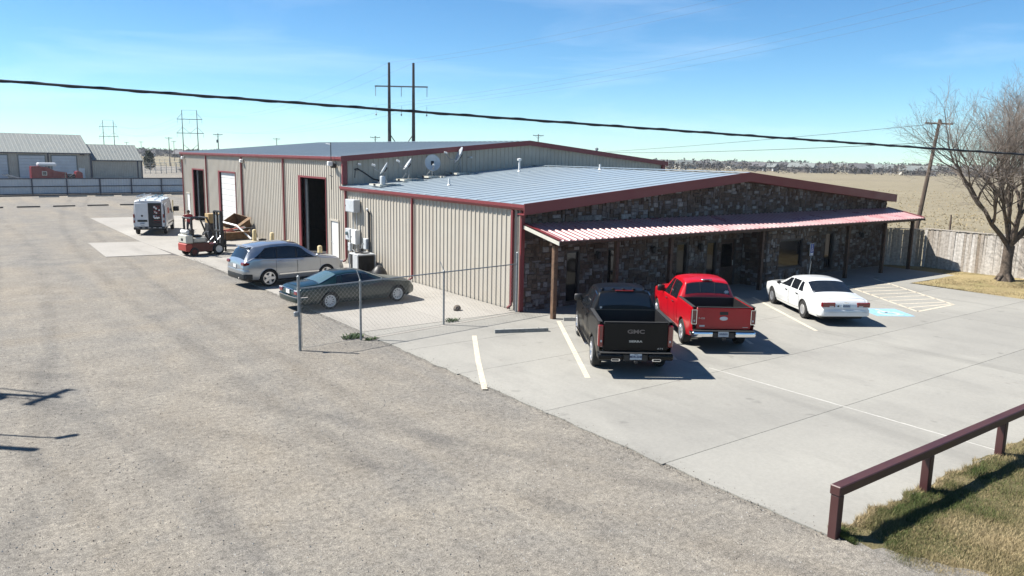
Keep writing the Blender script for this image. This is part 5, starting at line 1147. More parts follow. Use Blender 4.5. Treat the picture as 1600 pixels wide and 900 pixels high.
for i in range(6): wstop('pale wheel stop lying along the foot of the white metal fence', 10.6+i*3.0, 106.2+i*.35, rad(5), 'stop_concrete', 2.1, 'wheel stops by the white fence')
# ------------------------------------------------------------------ steel pipe rail and lawn in the near corner
rl = thing('pipe_rail_barrier', 'maroon steel rail barrier on square posts at the edge of the lawn', 'railing', (0, 0, 0))
px = [10.97, 13.92, 17.05, 20.2, 23.3]
for x in px: MB().bbox(x-.075, x+.075, 5.98, 6.13, -.02, .72, .012).build('post', 'pipe_red', rl)
m = MB(); m.bbox(10.88, 23.6, 5.965, 6.145, .722, .885, .014); m.build('rail', 'pipe_red', rl)
def lump(x, y): return .03*math.sin(x*2.1+y*1.3)+.02*math.sin(x*5.3-y*3.1)
def edge_y(x): return 6.155+.05*math.sin(x*4.7)+.04*math.sin(x*11.3)
m = MB(); nx, ny = 90, 40
def lf(u, v):
    x = 11.05+26*u**1.3; y = edge_y(x)-(4.2+6*u)*v; d = edge_y(x)-y
    return (x-.5*v*(1-u), y, .034-.05*min(1, d/1.0)+.45*lump(x, y)*min(1, d*3))
m.grid(lf, nx, ny); g = m.build('lawn', 'lawn_near', None, smooth=True); struct(g)
rr = random.Random(21); m = MB(); nb = 0
from mathutils import noise as mnoise
for _ in range(330000):
    u = rr.random()**1.9; v = rr.random()**1.15
    if u > .42: continue
    x, y, z = lf(u, v)
    cl = mnoise.noise((x*1.7, y*1.7, 0)); c2 = mnoise.noise((x*.8+9, y*.8, 3)); c3 = mnoise.noise((x*5, y*5, 7))
    d = edge_y(x)-y
    dens = .85+.8*cl+.3*c3
    if x < 11.7: dens -= (11.7-x)*1.2
    if rr.random() > dens: continue
    h = rr.uniform(.025, .07)*(1+.5*cl)*(1.3 if d < .6 else 1); a = rr.uniform(0, 6.28); w = rr.uniform(.003, .006); le = rr.uniform(.2, 1.1)*h; b = rr.uniform(0, 6.28)
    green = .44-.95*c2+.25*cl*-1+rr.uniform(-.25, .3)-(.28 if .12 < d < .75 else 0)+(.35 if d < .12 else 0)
    ca, sa = math.cos(a)*w, math.sin(a)*w
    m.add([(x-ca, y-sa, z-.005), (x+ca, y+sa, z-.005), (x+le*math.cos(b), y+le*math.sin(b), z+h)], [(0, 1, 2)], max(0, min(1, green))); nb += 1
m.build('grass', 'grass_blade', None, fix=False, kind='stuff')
# right lawn by the fence
m = MB(); m.grid(lambda u, v: (38.62+.12*math.sin(v*9)+(6.78-.12*math.sin(v*9))*u, -6+24.6*v+ (0 if u < 1 else 0), .012+.04*u+.02*math.sin(u*9+v*21)), 24, 60); g = m.build('side_lawn', 'lawn_dry', None, smooth=True); struct(g)
sheet('lawn_strip', [(43.61, 18.55), (45.45, 18.55), (45.45, 23.3), (43.61, 23.3)], .03, 'lawn_dry')
m = MB()
for _ in range(42000):
    x = rr.uniform(38.55, 45.3); y = rr.uniform(9, 21.4)
    if y > 18.5 and x < 43.6: continue
    if mnoise.noise((x*1.1, y*1.1, 2)) < rr.uniform(-.7, .25): continue
    h = rr.uniform(.02, .06); a = rr.uniform(0, 6.28); b = rr.uniform(0, 6.28); w = .006; le = h*rr.uniform(.2, 1)
    m.add([(x-w*math.cos(a), y-w*math.sin(a), .02), (x+w*math.cos(a), y+w*math.sin(a), .02), (x+le*math.cos(b), y+le*math.sin(b), .04+h)], [(0, 1, 2)], max(0, min(1, .5+.7*mnoise.noise((x*.9, y*.9, 5))+rr.uniform(-.3, .4)-(.5 if x < 38.8 else 0))))
m.build('dry_turf', 'dry_blade', None, fix=False, kind='stuff')
def weed(lab, x, y, n, r, h, seed, z=.0):
    q = random.Random(seed); o = thing('weed', lab, 'weed', (x, y, z), 0, 'weeds along the chain link fence'); m = MB()
    for k in range(n):
        a = q.uniform(0, 6.28); d = q.random()**.5*r; bx_, by_ = d*math.cos(a)*1.5, d*math.sin(a)*.6; l = q.uniform(.5, 1)*h; b = q.uniform(0, 6.28); w = .012
        m.add([(bx_-w, by_, 0), (bx_+w, by_, 0), (bx_+.4*l*math.cos(b)+w, by_+.4*l*math.sin(b), l*.8), (bx_+.8*l*math.cos(b), by_+.8*l*math.sin(b), l)], [(0, 1, 2, 3)])
    m.build('leaves', 'weed', o, fix=False)
weed('green weed clump at the foot of the fence beside the second post', 10.35, 22.35, 160, .24, .16, 1); weed('small green weed at the base of the fence post', 10.75, 21.85, 70, .16, .1, 2); weed('dry weed tuft at the third fence post', 14.3, 22.75, 60, .2, .14, 3, .03)
# pebbles scattered over the gravel
m = MB(); rr = random.Random(31)
for _ in range(16000):
    d = 7+30*rr.random()**1.6; a = rad(rr.uniform(0, 68)); x, y = d*math.sin(a), d*math.cos(a)
    zz = 0
    if x > 10.75 and y > 5.9:
        if x > 10.9+abs(rr.gauss(0, .22)) or rr.random() < .3: continue
        zz = .028
    elif x > 11.0: continue
    r = rr.uniform(.006, .022); q = rr.uniform(0, 6.28)
    m.add([(x+r*math.cos(q+k*2.09), y+r*math.sin(q+k*2.09), zz) for k in range(3)]+[(x, y, zz+r*rr.uniform(.5, 1.1))], [(0, 1, 3), (1, 2, 3), (2, 0, 3)], rr.random())
tinted('pebble', [(0, (.12, .10, .085)), (.5, (.22, .205, .18)), (1, (.33, .32, .30))], .95, .1, 2)
for _ in range(2600):                                          # grit washed over the slab edge
    y = rr.uniform(6.2, 46); x = 10.85+abs(rr.gauss(0, .2))-.1; r = rr.uniform(.006, .02); q = rr.uniform(0, 6.28)
    m.add([(x+r*math.cos(q+k*2.09), y+r*math.sin(q+k*2.09), .026) for k in range(3)]+[(x, y, .03+r*.8)], [(0, 1, 3), (1, 2, 3), (2, 0, 3)], rr.random()*.7)
m.build('pebbles', 'pebble', None, fix=False, kind='stuff')
# ------------------------------------------------------------------ wood fence, tree, poles on the right
wf = thing('wood_fence', 'weathered grey wooden privacy fence turning a corner beyond the porch', 'fence', (0, 0, 0))
rr = random.Random(17)
def run(a, b, h):
    a, b = Vector(a), Vector(b); d = b-a; L = d.length; d.normalize(); n = Vector((-d.y, d.x)); k = int(L/.15+.6)
    ang = math.atan2(d.y, d.x)
    for i in range(k):
        c = a+d*(i+.5)*.15; dz = rr.uniform(-.03, .03); hh = h+dz; w = .0745; o = rr.uniform(-.008, .008)
        m = MB(); m.prism([(-w, .04), (w, .04), (w, hh-.02), (w-.02, hh), (-w+.02, hh), (-w, hh-.02)], -.011+o, .011+o, 'y', max(0, min(1, rr.gauss(.55, .25))))
        ob = m.build('picket', 'picket', wf); ob.location = (c.x, c.y, 0); ob.rotation_euler = (rr.uniform(-.01, .01), rr.uniform(-.012, .012), ang)
    for z in (.4, 1.1, h-.25):
        m = MB(); m.box(0, L, -.08, -.03, z-.045, z+.045, .4); ob = m.build('rail', 'picket', wf); ob.location = (a.x, a.y, 0); ob.rotation_euler = (0, 0, ang)
    m = MB(); m.box(0, L, -.07, .05, h+.01, h+.05, .5); ob = m.build('cap_board', 'picket', wf); ob.location = (a.x, a.y, 0); ob.rotation_euler = (0, 0, ang)
    for i in range(int(L/2.4)+1):
        c = a+d*min(L, i*2.4); m = MB(); m.box(-.05, .05, -.18, -.08, -.05, h, .3); ob = m.build('post', 'picket', wf); ob.location = (c.x, c.y, 0); ob.rotation_euler = (0, 0, ang)
run((45.4, -4), (45.4, 21.4), 2.22); run((45.36, 21.42), (43.95, 23.4), 2.15)
# bare tree
def bare_tree(name, lab, loc, H, seed, spread, trunk_r, levels=6):
    q = random.Random(seed); t = thing(name, lab, 'tree', loc)
    limbs, twigs = MB(), MB(); tr = MB()
    def rnd(): return Vector((q.gauss(0, 1), q.gauss(0, 1), q.gauss(0, 1))).normalized()
    def branch(p, d, r, L, lev):
        n = 5 if lev < 3 else 4; pts = [p.copy()]; rs = [r]; cur = p.copy(); dd = d.copy(); kids = []
        for i in range(n):
            dd = (dd+rnd()*(.13+.04*lev)+Vector((0, 0, .07 if lev < 4 else .05))).normalized(); cur = cur+dd*L/n; f = (i+1)/n
            pts.append(cur.copy()); rs.append(max(.003, r*(1-.45*f))); kids.append((cur.copy(), dd.copy(), rs[-1], f))
        (limbs if lev < 4 else twigs).tube(pts, rs, 7 if lev < 2 else 5 if lev < 4 else 3, cap=False)
        if lev >= levels: return
        nk = {1: 6, 2: 5, 3: 4, 4: 3, 5: 2}.get(lev, 4)
        for k in range(nk):
            f = .25+.75*(k+q.random()*.7)/nk; i = min(n-1, int(f*n)); c, cd_, cr, _ = kids[i]
            ax = rnd(); ax = (ax-cd_*ax.dot(cd_)).normalized(); an = rad(q.uniform(22, 52)); nd = (cd_*math.cos(an)+ax*math.sin(an)); nd.z += .08; nd.normalize()
            branch(c, nd, cr*q.uniform(.5, .72), L*q.uniform(.5, .74), lev+1)
        if lev < levels: branch(kids[-1][0], kids[-1][1], rs[-1]*.9, L*.62, lev+1)
    th = H*.16; pts = [Vector((0, 0, -.1)), Vector((.02, 0, .25)), Vector((.08, .02, th*.6)), Vector((.16, .03, th))]
    tr.tube(pts, [trunk_r*1.5, trunk_r*1.05, trunk_r*.9, trunk_r*.95], 12)
    for k in range(5): a = k*1.26+.3; tr.tube([(math.cos(a)*trunk_r*1.9, math.sin(a)*trunk_r*1.9, -.06), (math.cos(a)*trunk_r*.8, math.sin(a)*trunk_r*.8, .3), (.04, 0, .7)], [.05, .12, .05], 6)
    tr.build('trunk', 'bark', t, smooth=True, ang=60)
    for k in range(7):
        a = 2*math.pi*k/7+q.uniform(-.3, .3); el = rad(q.uniform(48, 76) if k else 85)
        d = Vector((math.cos(a)*math.cos(el)*spread, math.sin(a)*math.cos(el)*spread, math.sin(el))).normalized()
        branch(pts[3]-Vector((0, 0, q.uniform(0, .5))), d, trunk_r*q.uniform(.38, .55), H*q.uniform(.30, .40), 1)
    limbs.build('limbs', 'bark', t, fix=False, smooth=True, ang=60); twigs.build('twigs', 'twig', t, fix=False, kind='stuff')
    return len(limbs.f)+len(twigs.f)
print('tree faces', bare_tree('bare_tree', 'large bare spreading tree on the lawn in front of the wooden fence', (43.75, 16.35, .03), 11.4, 12, .92, .27))
# utility poles
def upole(lab, x, y, h, arm=2.4, lean=(0, 0), r=.16, rz=.6, transformer=False, arms=1, mat='pole_far', grp=None, name='utility_pole'):
    t = thing(name, lab, 'utility pole', (x, y, 0), 0, grp); top = Vector((lean[0], lean[1], h))
    MB().tube([(0, 0, -.1), tuple(top)], [r, r*.62], 8).build('pole', mat, t, smooth=True)
    c, s = math.cos(rz), math.sin(rz)
    for k in range(arms):
        z = h-.35-k*.9; f = z/h; o = Vector((lean[0]*f, lean[1]*f, z))
        MB().box(-arm/2, arm/2, -.06, .06, -.07, .07, M=T(o.x, o.y, o.z, rz)).build('crossarm', mat, t)
        m = MB()
        for q in (-1, 1): m.tube([o+Vector((q*arm*.3*c, q*arm*.3*s, -.05)), o+Vector((0, 0, -.75))], .02, 4)
        m.build('brace', mat, t)
        for q in (-.46, .08, .46): MB().lathe([(.04, .06), (.06, .12), (.03, .25), (.001, .26)], 6, T(o.x+q*arm*c, o.y+q*arm*s, o.z)).build('insulator', 'insulator', t)
    if transformer: MB().lathe([(.2, -.45), (.22, -.4), (.22, .35), (.1, .45)], 10, T(-.3*c, -.3*s, h*.8)).build('transformer', 'galv', t)
    return t
upole('leaning brown utility pole in the dry field behind the wooden fence', 69.5, 33.5, 9.75, 3.0, (1.0, -.55), .21, rad(-20), mat='pole_wood')
G = 'utility poles far across the fields'
for x, y, h, tf, lb in ((64.3, 225, 10.6, True, 'utility pole with a transformer beyond the workshop roof'), (100.7, 280, 10.8, False, 'short-looking T pole beyond the middle of the workshop roof'), (92.6, 185, 10.4, False, 'utility pole beside the dark twin steel poles'), (120.4, 152, 11.4, False, 'utility pole behind the workshop gable peak'), (105.9, 453, 10.7, False, 'utility pole between the far lattice frames'), (100.3, 508, 10.4, False, 'distant utility pole beside the grey lean-to roof'), (93.5, 514, 9.9, False, 'distant utility pole just above the grey lean-to roof'), (68.5, 300, 10.3, False, 'dark utility pole standing over the juniper tree')):
    upole(lb, x, y, h, 2.6, (0, 0), .17, rad(-35), tf, grp=G)
def hframe(lab, x, y, h, sp, az, r=.28, mat='pole_far', big=False):
    t = thing('transmission_tower', lab, 'transmission pole', (x, y, 0), az, 'H-frame transmission poles')
    for s in (-1, 1): MB().tube([(s*sp/2, 0, -.1), (s*sp/2, 0, h)], [r, r*.55], 8).build('pole', mat, t, smooth=True)
    for z, ext in (((h*.83, 2.3), (h*.57, 2.7)) if not big else ((h-4.5, 2.8),)):
        MB().box(-sp/2-ext, sp/2+ext, -.12, .12, z-.13, z+.13).build('crossarm', mat if not big else 'galv', t)
        for q in (-sp/2-ext+.15, 0, sp/2+ext-.15): MB().tube([(q, 0, z-.1), (q, 0, z-1.9)], .06, 5).build('insulator', 'insulator', t)
        if not big:
            m = MB()
            for s in (-1, 1):
                m.tube([(s*(sp/2+ext), 0, z), (s*sp/2, 0, z+2.6)], .07, 5)
                if z < h*.7: m.tube([(0, 0, z), (s*sp/2, 0, z+2.6)], .07, 5)
            m.build('brace', mat, t)
    m = MB(); za, zb_ = (h*.12, h*.36) if not big else (h*.13, h*.42)
    m.tube([(-sp/2, 0, za), (sp/2, 0, zb_)], .09, 5); m.tube([(sp/2, 0, za), (-sp/2, 0, zb_)], .09, 5); m.build('cross_brace', mat, t)
    if not big: MB().tube([(-sp/2, 0, h), (sp/2, 0, h)], .05, 5).build('shield_wire', mat, t)
    else:
        for q in (-sp/2-2.6, 0, sp/2+2.6):
            m = MB(); m.lathe([(.09, -10.1), (.14, -10.0), (.14, -9.8), (.05, -9.7)], 8, T(q, 0, h)); m.tube([(q, 0, h-9.7), (q, 0, h-8.2)], .035, 5); m.build('insulator', 'insulator', t)
hframe('tall dark twin steel transmission poles behind the workshop', 74.7, 137.8, 23.4, 4.75, -YAW, .42, 'steel_pole', True)
hframe('wooden H-frame transmission structure nearest the workshop roof', 92.4, 365, 23.2, 6.6, -YAW, .26)
hframe('farthest H-frame transmission structure above the grey lean-to', 89.2, 544.5, 23.2, 6.6, -YAW, .28)
def wire(name, lab, pts, r, mat='cable', grp=None, sag=0, n=24):
    a, b = Vector(pts[0]), Vector(pts[-1])
    if len(pts) == 2: pts = [a.lerp(b, k/n)-Vector((0, 0, 4*sag*(k/n)*(1-k/n))) for k in range(n+1)]
    o = MB().tube(pts, r, 6).build(name, mat, None, smooth=True); tag(o, lab, 'cable', grp); return o
# twisted cable in the foreground, strung between two poles outside the picture
pl, prr = Vector((-11.5, 14.0, 7.15)), Vector((27.5, -.2, 5.62))
base = [pl.lerp(prr, k/160) for k in range(161)]
def onc(k): 
    p = base[k].copy(); t_ = k/160; p.z = 7.049-1.887*t_+.454*t_*t_; return p
cb = thing('overhead_cable', 'thick dark twisted cable strung across the whole view above the roofs', 'cable')
ax = (prr-pl).normalized(); sx_ = ax.cross(Vector((0, 0, 1))).normalized(); up_ = sx_.cross(ax)
MB().tube([onc(k) for k in range(161)], .014, 8).build('core', 'cable', cb, smooth=True)
pts = []
for k in range(161):
    for j in range(5):
        if k == 160 and j: break
        p = onc(k) if k == 160 else onc(k).lerp(onc(k+1), j/5); a = (k*5+j)*.5; pts.append(p+(sx_*math.cos(a)+up_*math.sin(a))*.013)
MB().tube(pts, .008, 5).build('lashing', 'dark_metal', cb, smooth=True)
upole('wooden pole that carries the overhead cable beside the gravel lot', pl.x, pl.y, 7.5, 1.6, (0, 0), .15, rad(70), mat='pole_wood')
upole('wooden pole that carries the overhead cable beside the lawn', prr.x, prr.y, 6.2, 1.6, (0, 0), .15, rad(70), mat='pole_wood')
# poles beside the lot whose shadows reach into view
o = upole('weathered pole with crossarm beside the gravel lot', -3.9, 25.9, 10.0, 1.3, (0, 0), .12, rad(40), True, mat='pole_wood')
for a, b in (((0, .35, 9.6), (-3, 4, 8.9)), ((0, -.35, 9.6), (-3.6, 3.4, 8.8)), ((.3, 0, 9.0), (-2.5, 3.8, 7.5))): MB().tube([a, b], .02, 5).build('service_wire', 'cable', o)
o = thing('lot_light', 'slim light pole with a small lamp head beside the gravel lot', 'lamp', (-1.95, 20.75, 0)); MB().tube([(0, 0, 0), (0, 0, 5.5), (.12, -.05, 5.95)], [.04, .03, .025], 8).build('pole', 'galv', o); MB().bbox(-.02, .4, -.08, .08, 5.93, 6.02, .03).build('lamp_head', 'grey_box', o)
o = thing('stub_pole', 'bare wooden pole beside the slim lot light', 'pole', (-3.54, 21.37, 0)); MB().tube([(0, 0, 0), (0, 0, 7.95)], [.14, .1], 10).build('pole', 'pole_wood', o); MB().lathe([(.11, 7.9), (.1, 7.98), (.001, 8.02)], 10).build('cap', 'galv', o)
# thin wires
ptop = Vector((70.45, 33.0, 9.4))
wire('service_wire', 'thin wire running from the leaning pole toward the far town', [ptop, (160, 330, 10)], .02, sag=4)
wire('service_wire', 'lower thin wire running from the leaning pole toward the far town', [ptop-Vector((0, 0, 1.6)), (120, 152, 7.6)], .028, sag=.8)
HT = Vector((74.7, 137.8, 17.2))
for k, (dx, dz) in enumerate(((-4.5, -1.9), (0, -1.9), (4.5, -1.9), (-2.4, 6.2), (2.4, 6.2))):
    c, s = math.cos(-YAW), math.sin(-YAW); a = HT+Vector((dx*c, dx*s, dz))
    wire('transmission_wire', 'pale high-voltage wire rising from the twin steel poles over the dry field', [a, (120+dx*c*.9, 5+dx*s*.9, 38+dz*.8)], 0.012, 'wire_grey', 'high-voltage wires', 3.5)
    wire('transmission_wire', 'high-voltage wire from the twin steel poles to the H-frame', [a, (92.4+dx*c*.8, 365+dx*s*.8, 18.6+dz*.5)], 0.012, 'wire_grey', 'high-voltage wires to the frame', 5)
    wire('transmission_wire', 'far high-voltage wire between the two H-frames', [(92.4+dx*c*.8, 365+dx*s*.8, 18.6+dz*.5), (89.2+dx*c*.8, 544.5+dx*s*.8, 18.6+dz*.5)], .02, 'wire_grey', 'high-voltage wires between frames', 5)
# ------------------------------------------------------------------ far yard on the left: metal fence, workshop, truck cab
fn = thing('white_metal_fence', 'long white sheet metal fence with dark rails and posts across the lot', 'fence', (0, 0, 0))
wa, wb_ = Vector((-28, 106.6)), Vector((44, 113.6)); d = (wb_-wa); WL = d.length; d.normalize(); ang = math.atan2(d.y, d.x); nn = Vector((d.y, -d.x))
npn = int(WL/.91); m = MB(); pr = []
for k in range(3):
    o = k*.3033; pr += [(o, 0), (o+.22, 0), (o+.245, .03), (o+.28, .03), (o+.302, 0)]
vs = [(s, -o, 0.12) for s, o in pr]+[(s, -o, 2.02) for s, o in pr]+[(0, .02, .12), (.905, .02, .12), (0, .02, 2.02), (.905, .02, 2.02)]; kk = len(pr)
pme = m.add(vs, [(i, i+1, kk+i+1, kk+i) for i in range(kk-1)]+[(2*kk, 2*kk+2, 2*kk+3, 2*kk+1), tuple(range(kk, 2*kk))+(2*kk+3, 2*kk+2)]).mesh('fence_panel', 'fence_sheet')
for i in range(npn): c = wa+d*i*.91; link('fence_panel', pme, fn, (c.x, c.y, 0), ang)
def frow(z0, z1, o0, o1, name, mat):
    m = MB(); m.box(0, WL, o0, o1, z0, z1); ob = m.build(name, mat, fn); ob.location = (wa.x, wa.y, 0); ob.rotation_euler = (0, 0, ang)
frow(2.0, 2.12, -.10, .06, 'top_rail', 'blue_trim'); frow(1.06, 1.16, -.10, -.035, 'middle_rail', 'blue_trim'); frow(.14, .26, -.10, -.035, 'bottom_rail', 'blue_trim'); frow(-.02, .1, -.06, .06, 'footing', 'stop_dark')
for i in range(int(WL/3.75)+1):
    c = wa+d*i*3.75; MB().box(c.x-.06, c.x+.06, c.y-.16, c.y-.04, 0, 2.1).build('post', 'blue_trim', fn)
lb = thing('grey_workshop', 'grey metal workshop with tall overhead doors beyond the white fence', 'building', (24.6, 163, 0), rad(3))
E_, Rz, D_ = 4.95, 8.3, 16
m = MB(); m.box(-45, -1.2, 0, .2, 0, E_); m.box(-1.4, -1.2, .2, D_, 0, E_); m.box(-45, -1.4, D_-.2, D_, 0, E_); m.prism([(0.2, E_), (D_/2, Rz-.15), (D_-.2, E_)], -1.45, -1.25, 'x'); m.build('wall', 'beige_sheet', lb)
wall_panels(lb, (-32, 0, 0), (1, 0, 0), (0, -1, 0), 30.8, lambda s: E_, [], mod=1.8)
for k in range(24):
    x = -45+k*1.83; m = MB(); y0_, y1_ = -.35, D_/2
    m.add([(x+.005, y0_, E_-.05), (x+1.82, y0_, E_-.05), (x+1.82, y1_, Rz), (x+.005, y1_, Rz), (x+.005, y0_, E_-.13), (x+1.82, y0_, E_-.13), (x+1.82, y1_, Rz-.08), (x+.005, y1_, Rz-.08)], [(0, 1, 2, 3), (4, 5, 6, 7), (0, 1, 5, 4), (1, 2, 6, 5), (2, 3, 7, 6), (3, 0, 4, 7)])
    for q in (.3, .9, 1.5): m.add([(x+q, y0_, E_-.05), (x+q+.1, y0_, E_-.05), (x+q+.05, y0_, E_+.02), (x+q, y1_, Rz), (x+q+.1, y1_, Rz), (x+q+.05, y1_, Rz+.07)], [(0, 2, 5, 3), (2, 1, 4, 5)])
    m.build('roof_panel', 'grey_roof', lb)
MB().add([(-45, D_/2, Rz-.02), (-1.05, D_/2, Rz-.02), (-1.05, D_+.3, E_-.05), (-45, D_+.3, E_-.05)], [(0, 1, 2, 3)]).build('rear_roof', 'grey_roof', lb)
MB().box(-45, -1.0, -.4, -.3, E_-.22, E_-.04).build('eave_trim', 'blue_trim', lb)
for x in (-1.25, -8.05, -22): MB().box(x-.1, x+.1, -.12, -.04, 0, E_-.2).build('downspout', 'blue_trim', lb)
for x0_, x1_ in ((-18.6, -14.3), (-12.6, -8.6), (-7.5, -3.6), (-15.0, -11.2)):
    if x0_ == -15.0: continue
    h = 4.35
    fr = MB(); fr.box(x0_-.15, x0_, -.14, -.04, 0, h+.15); fr.box(x1_, x1_+.15, -.14, -.04, 0, h+.15); fr.box(x0_, x1_, -.14, -.04, h, h+.15); fr = fr.build('door_frame', 'grey_roof', lb)
    for k in range(8): MB().bbox(x0_, x1_, -.10, -.045, k*h/8+.01, (k+1)*h/8-.01, .02).build('door_panel', 'fence_sheet', lb)
MB().bbox(-3.3, -2.3, -.10, -.04, 0, 2.15, .01).build('door', 'white_sheet', lb)
for x in (-22.6, -2.6): MB().bbox(x-.3, x+.3, -.5, -.04, 4.5, 4.75, .05).build('wall_light', 'dark_metal', lb)
ln = thing('lean_to_shed', 'lower grey shed with steep metal roof joined to the grey workshop', 'building', (24.6, 163, 0), rad(3))
MB().box(-1.15, 7.6, .3, 9, 0, 3.7).build('wall', 'beige_sheet', ln); wall_panels(ln, (-1.15, .3, 0), (1, 0, 0), (0, -1, 0), 8.7, lambda s: 3.7, mod=1.8)
for k in range(5):
    x = -1.15+k*1.8; m = MB(); m.add([(x+.005, 0, 3.7), (x+1.79, 0, 3.7), (x+1.79, 5.5, 6.6), (x+.005, 5.5, 6.6), (x+.005, 0, 3.62), (x+1.79, 0, 3.62), (x+1.79, 5.5, 6.5), (x+.005, 5.5, 6.5)], [(0, 1, 2, 3), (4, 5, 6, 7), (0, 1, 5, 4), (1, 2, 6, 5), (2, 3, 7, 6), (3, 0, 4, 7)])
    for q in (.3, .9, 1.5): m.add([(x+q, 0, 3.7), (x+q+.1, 0, 3.7), (x+q+.05, 0, 3.77), (x+q, 5.5, 6.6), (x+q+.1, 5.5, 6.6), (x+q+.05, 5.5, 6.67)], [(0, 2, 5, 3), (2, 1, 4, 5)])
    m.build('roof_panel', 'grey_roof', ln)
MB().prism([(.3, 3.7), (5.5, 6.45), (9, 3.7)], 7.4, 7.6, 'x').build('gable', 'beige_sheet', ln); MB().add([(-1.15, 5.5, 6.55), (7.85, 5.5, 6.55), (7.85, 9.3, 3.65), (-1.15, 9.3, 3.65)], [(0, 1, 2, 3)]).build('rear_roof', 'grey_roof', ln)
MB().box(-1.15, 7.9, -.05, .03, 3.5, 3.64).build('eave_trim', 'blue_trim', ln)
for x in (-1.05, 6.9, 7.65): MB().box(x-.1, x+.1, .2, .26, 0, 3.6).build('corner_trim', 'blue_trim', ln)
m = MB(); m.add([(-1.18, -.1, 3.55), (-1.18, -.1, 3.95), (-1.18, 5.5, 7.0), (-1.18, 5.5, 6.4), (-1.05, -.1, 3.55), (-1.05, -.1, 3.95), (-1.05, 5.5, 7.0), (-1.05, 5.5, 6.4)], [(0, 1, 2, 3), (4, 5, 6, 7), (0, 1, 5, 4), (1, 2, 6, 5), (2, 3, 7, 6), (3, 0, 4, 7)]); m.build('rake_trim', 'blue_trim', ln)
# red truck cab without its hood
st = thing('red_truck_cab', 'wrecked red semi truck cab with exposed engine behind the white fence', 'truck', (16.2, 150, .0), rad(2))
m = MB(); m.prism([(-3.6, .35), (1.5, .35), (1.5, 1.75), (-.2, 2.0), (-1.3, 2.6), (-2.4, 2.75), (-3.5, 2.75), (-3.6, 2.5)], -1.15, 1.15, 'y'); m.build('cab', 'semi_red', st)
m = MB(); m.box(-2.1, -1.4, -1.17, -1.152, 1.25, 1.95); w_ = m.build('sleeper_window', 'cream', st); MB().box(-1.98, -1.52, -1.19, -1.172, 1.37, 1.83).build('pane', 'glass', w_)
MB().bbox(-2.6, .1, -.9, .9, 2.76, 3.35, .15).build('roof_fairing', 'van_white', st); MB().bbox(1.5, 3.0, -.55, .55, .5, 1.5, .1).build('engine', 'black', st)
m = MB(); m.prism([(2.7, .35), (3.9, .35), (3.8, 1.7), (3.3, 2.0), (2.9, 1.9)], -1.1, 1.1, 'y'); m.build('hood', 'semi_red', st)
for k, (a, b) in enumerate((((1.5, -.6, 1.3), (2.7, -.6, 1.1)), ((1.7, -.7, .9), (2.5, -.7, 1.5)), ((1.6, -.65, .6), (2.8, -.65, .7)))): MB().tube([a, b], .06, 6).build('engine_pipe', 'galv', st)
MB().box(1.15, 1.3, -1.17, -1.152, .5, 1.7).build('door_edge', 'tan_seat', st)
for x in (2.2, -2.6):
    for s in (-1, 1): wheel(st, x, s*1.0, .5, .28, .28, 'grey_box', 8)
sc = thing('aluminium_scrap', 'heap of pale metal trusses behind the red truck cab', 'scrap', (11.3, 150, 0), 0); rr = random.Random(9)
for k in range(9): MB().tube([(-2.8+rr.random(), rr.uniform(-.6, .6), .3+1.6*rr.random()), (1.6+rr.random()*.4, rr.uniform(-.6, .6), .05+.3*rr.random())], .07, 4).build('bar', 'galv', sc)
# junipers and gates in the far yard
def juniper(lab, x, y, h, w, seed):
    q = random.Random(seed); t = thing('juniper_tree', lab, 'tree', (x, y, 0)); MB().tube([(0, 0, -.1), (.1, 0, h*.5), (0, .1, h*.9)], [.22, .14, .04], 7).build('trunk', 'bark', t)
    m = MB()
    for _ in range(1700):
        z = h*(.08+.92*q.random()); rr_ = w*(1-((z/h-.35)/.68)**2*.8 if z > .35*h else .75+.7*z/h)*(.45+.55*q.random()**.5); a = q.uniform(0, 6.28); rr_ *= .8+.3*math.sin(a*3+z*2)
        c = Vector((rr_*math.cos(a), rr_*math.sin(a), z)); s_ = q.uniform(.1, .26)
        m.add([c+Vector((q.gauss(0, s_), q.gauss(0, s_), q.gauss(0, s_))) for _k in range(3)], [(0, 1, 2)])
    m.build('crown', 'foliage_dark', t, fix=False)
juniper('dark juniper tree behind the far wire pens', 50.7, 247, 5.4, 1.7, 1); juniper('dark juniper tree beside the tall workshop corner', 56.6, 229.5, 5.0, 1.9, 2)
def bush(lab, x, y, h, w, seed):
    q = random.Random(seed); t = thing('bare_bush', lab, 'bush', (x, y, 0)); m = MB()
    for _ in range(260): a = q.uniform(0, 6.28); r = q.random()*w; m.tube([(r*.2*math.cos(a), r*.2*math.sin(a), 0), (r*math.cos(a), r*math.sin(a), h*q.uniform(.5, 1)*(1-.4*r/w))], .025, 3, cap=False)
    m.build('stems', 'twig', t, fix=False)
bush('grey bare bush under the juniper by the workshop corner', 52.3, 212, 2.3, 2.4, 4)
for i in range(3):
    o = thing('wire_pen', ['galvanised wire pen nearest the grey shed', 'galvanised wire pen in front of the juniper', 'galvanised wire pen nearest the tall workshop'][i], 'pen', (41.0+i*5.2, 205+i*7, 0), rad(-20))
    for k in range(5): MB().tube([(k*1.2, 0, 0), (k*1.2, 0, 2.6)], .06, 5).build('post', 'galv', o)
    for z in (.2, .8, 1.4, 2.0, 2.55): MB().tube([(0, 0, z), (4.8, 0, z)], .035, 4).build('rail', 'galv', o)
ff = thing('field_fence', 'pale post and wire fence crossing the far field behind the yard', 'fence', (0, 0, 0))
for k in range(46): MB().box(60+k*1.9-.07, 60+k*1.9+.07, 318+k*3.2*.18, 318.2+k*3.2*.18, 0, 2.3).build('post', 'cream', ff)
for z in (.9, 1.7, 2.2): MB().tube([(60, 318.1, z), (147, 318.1+46*.58, z)], .05, 4).build('wire', 'cream', ff)
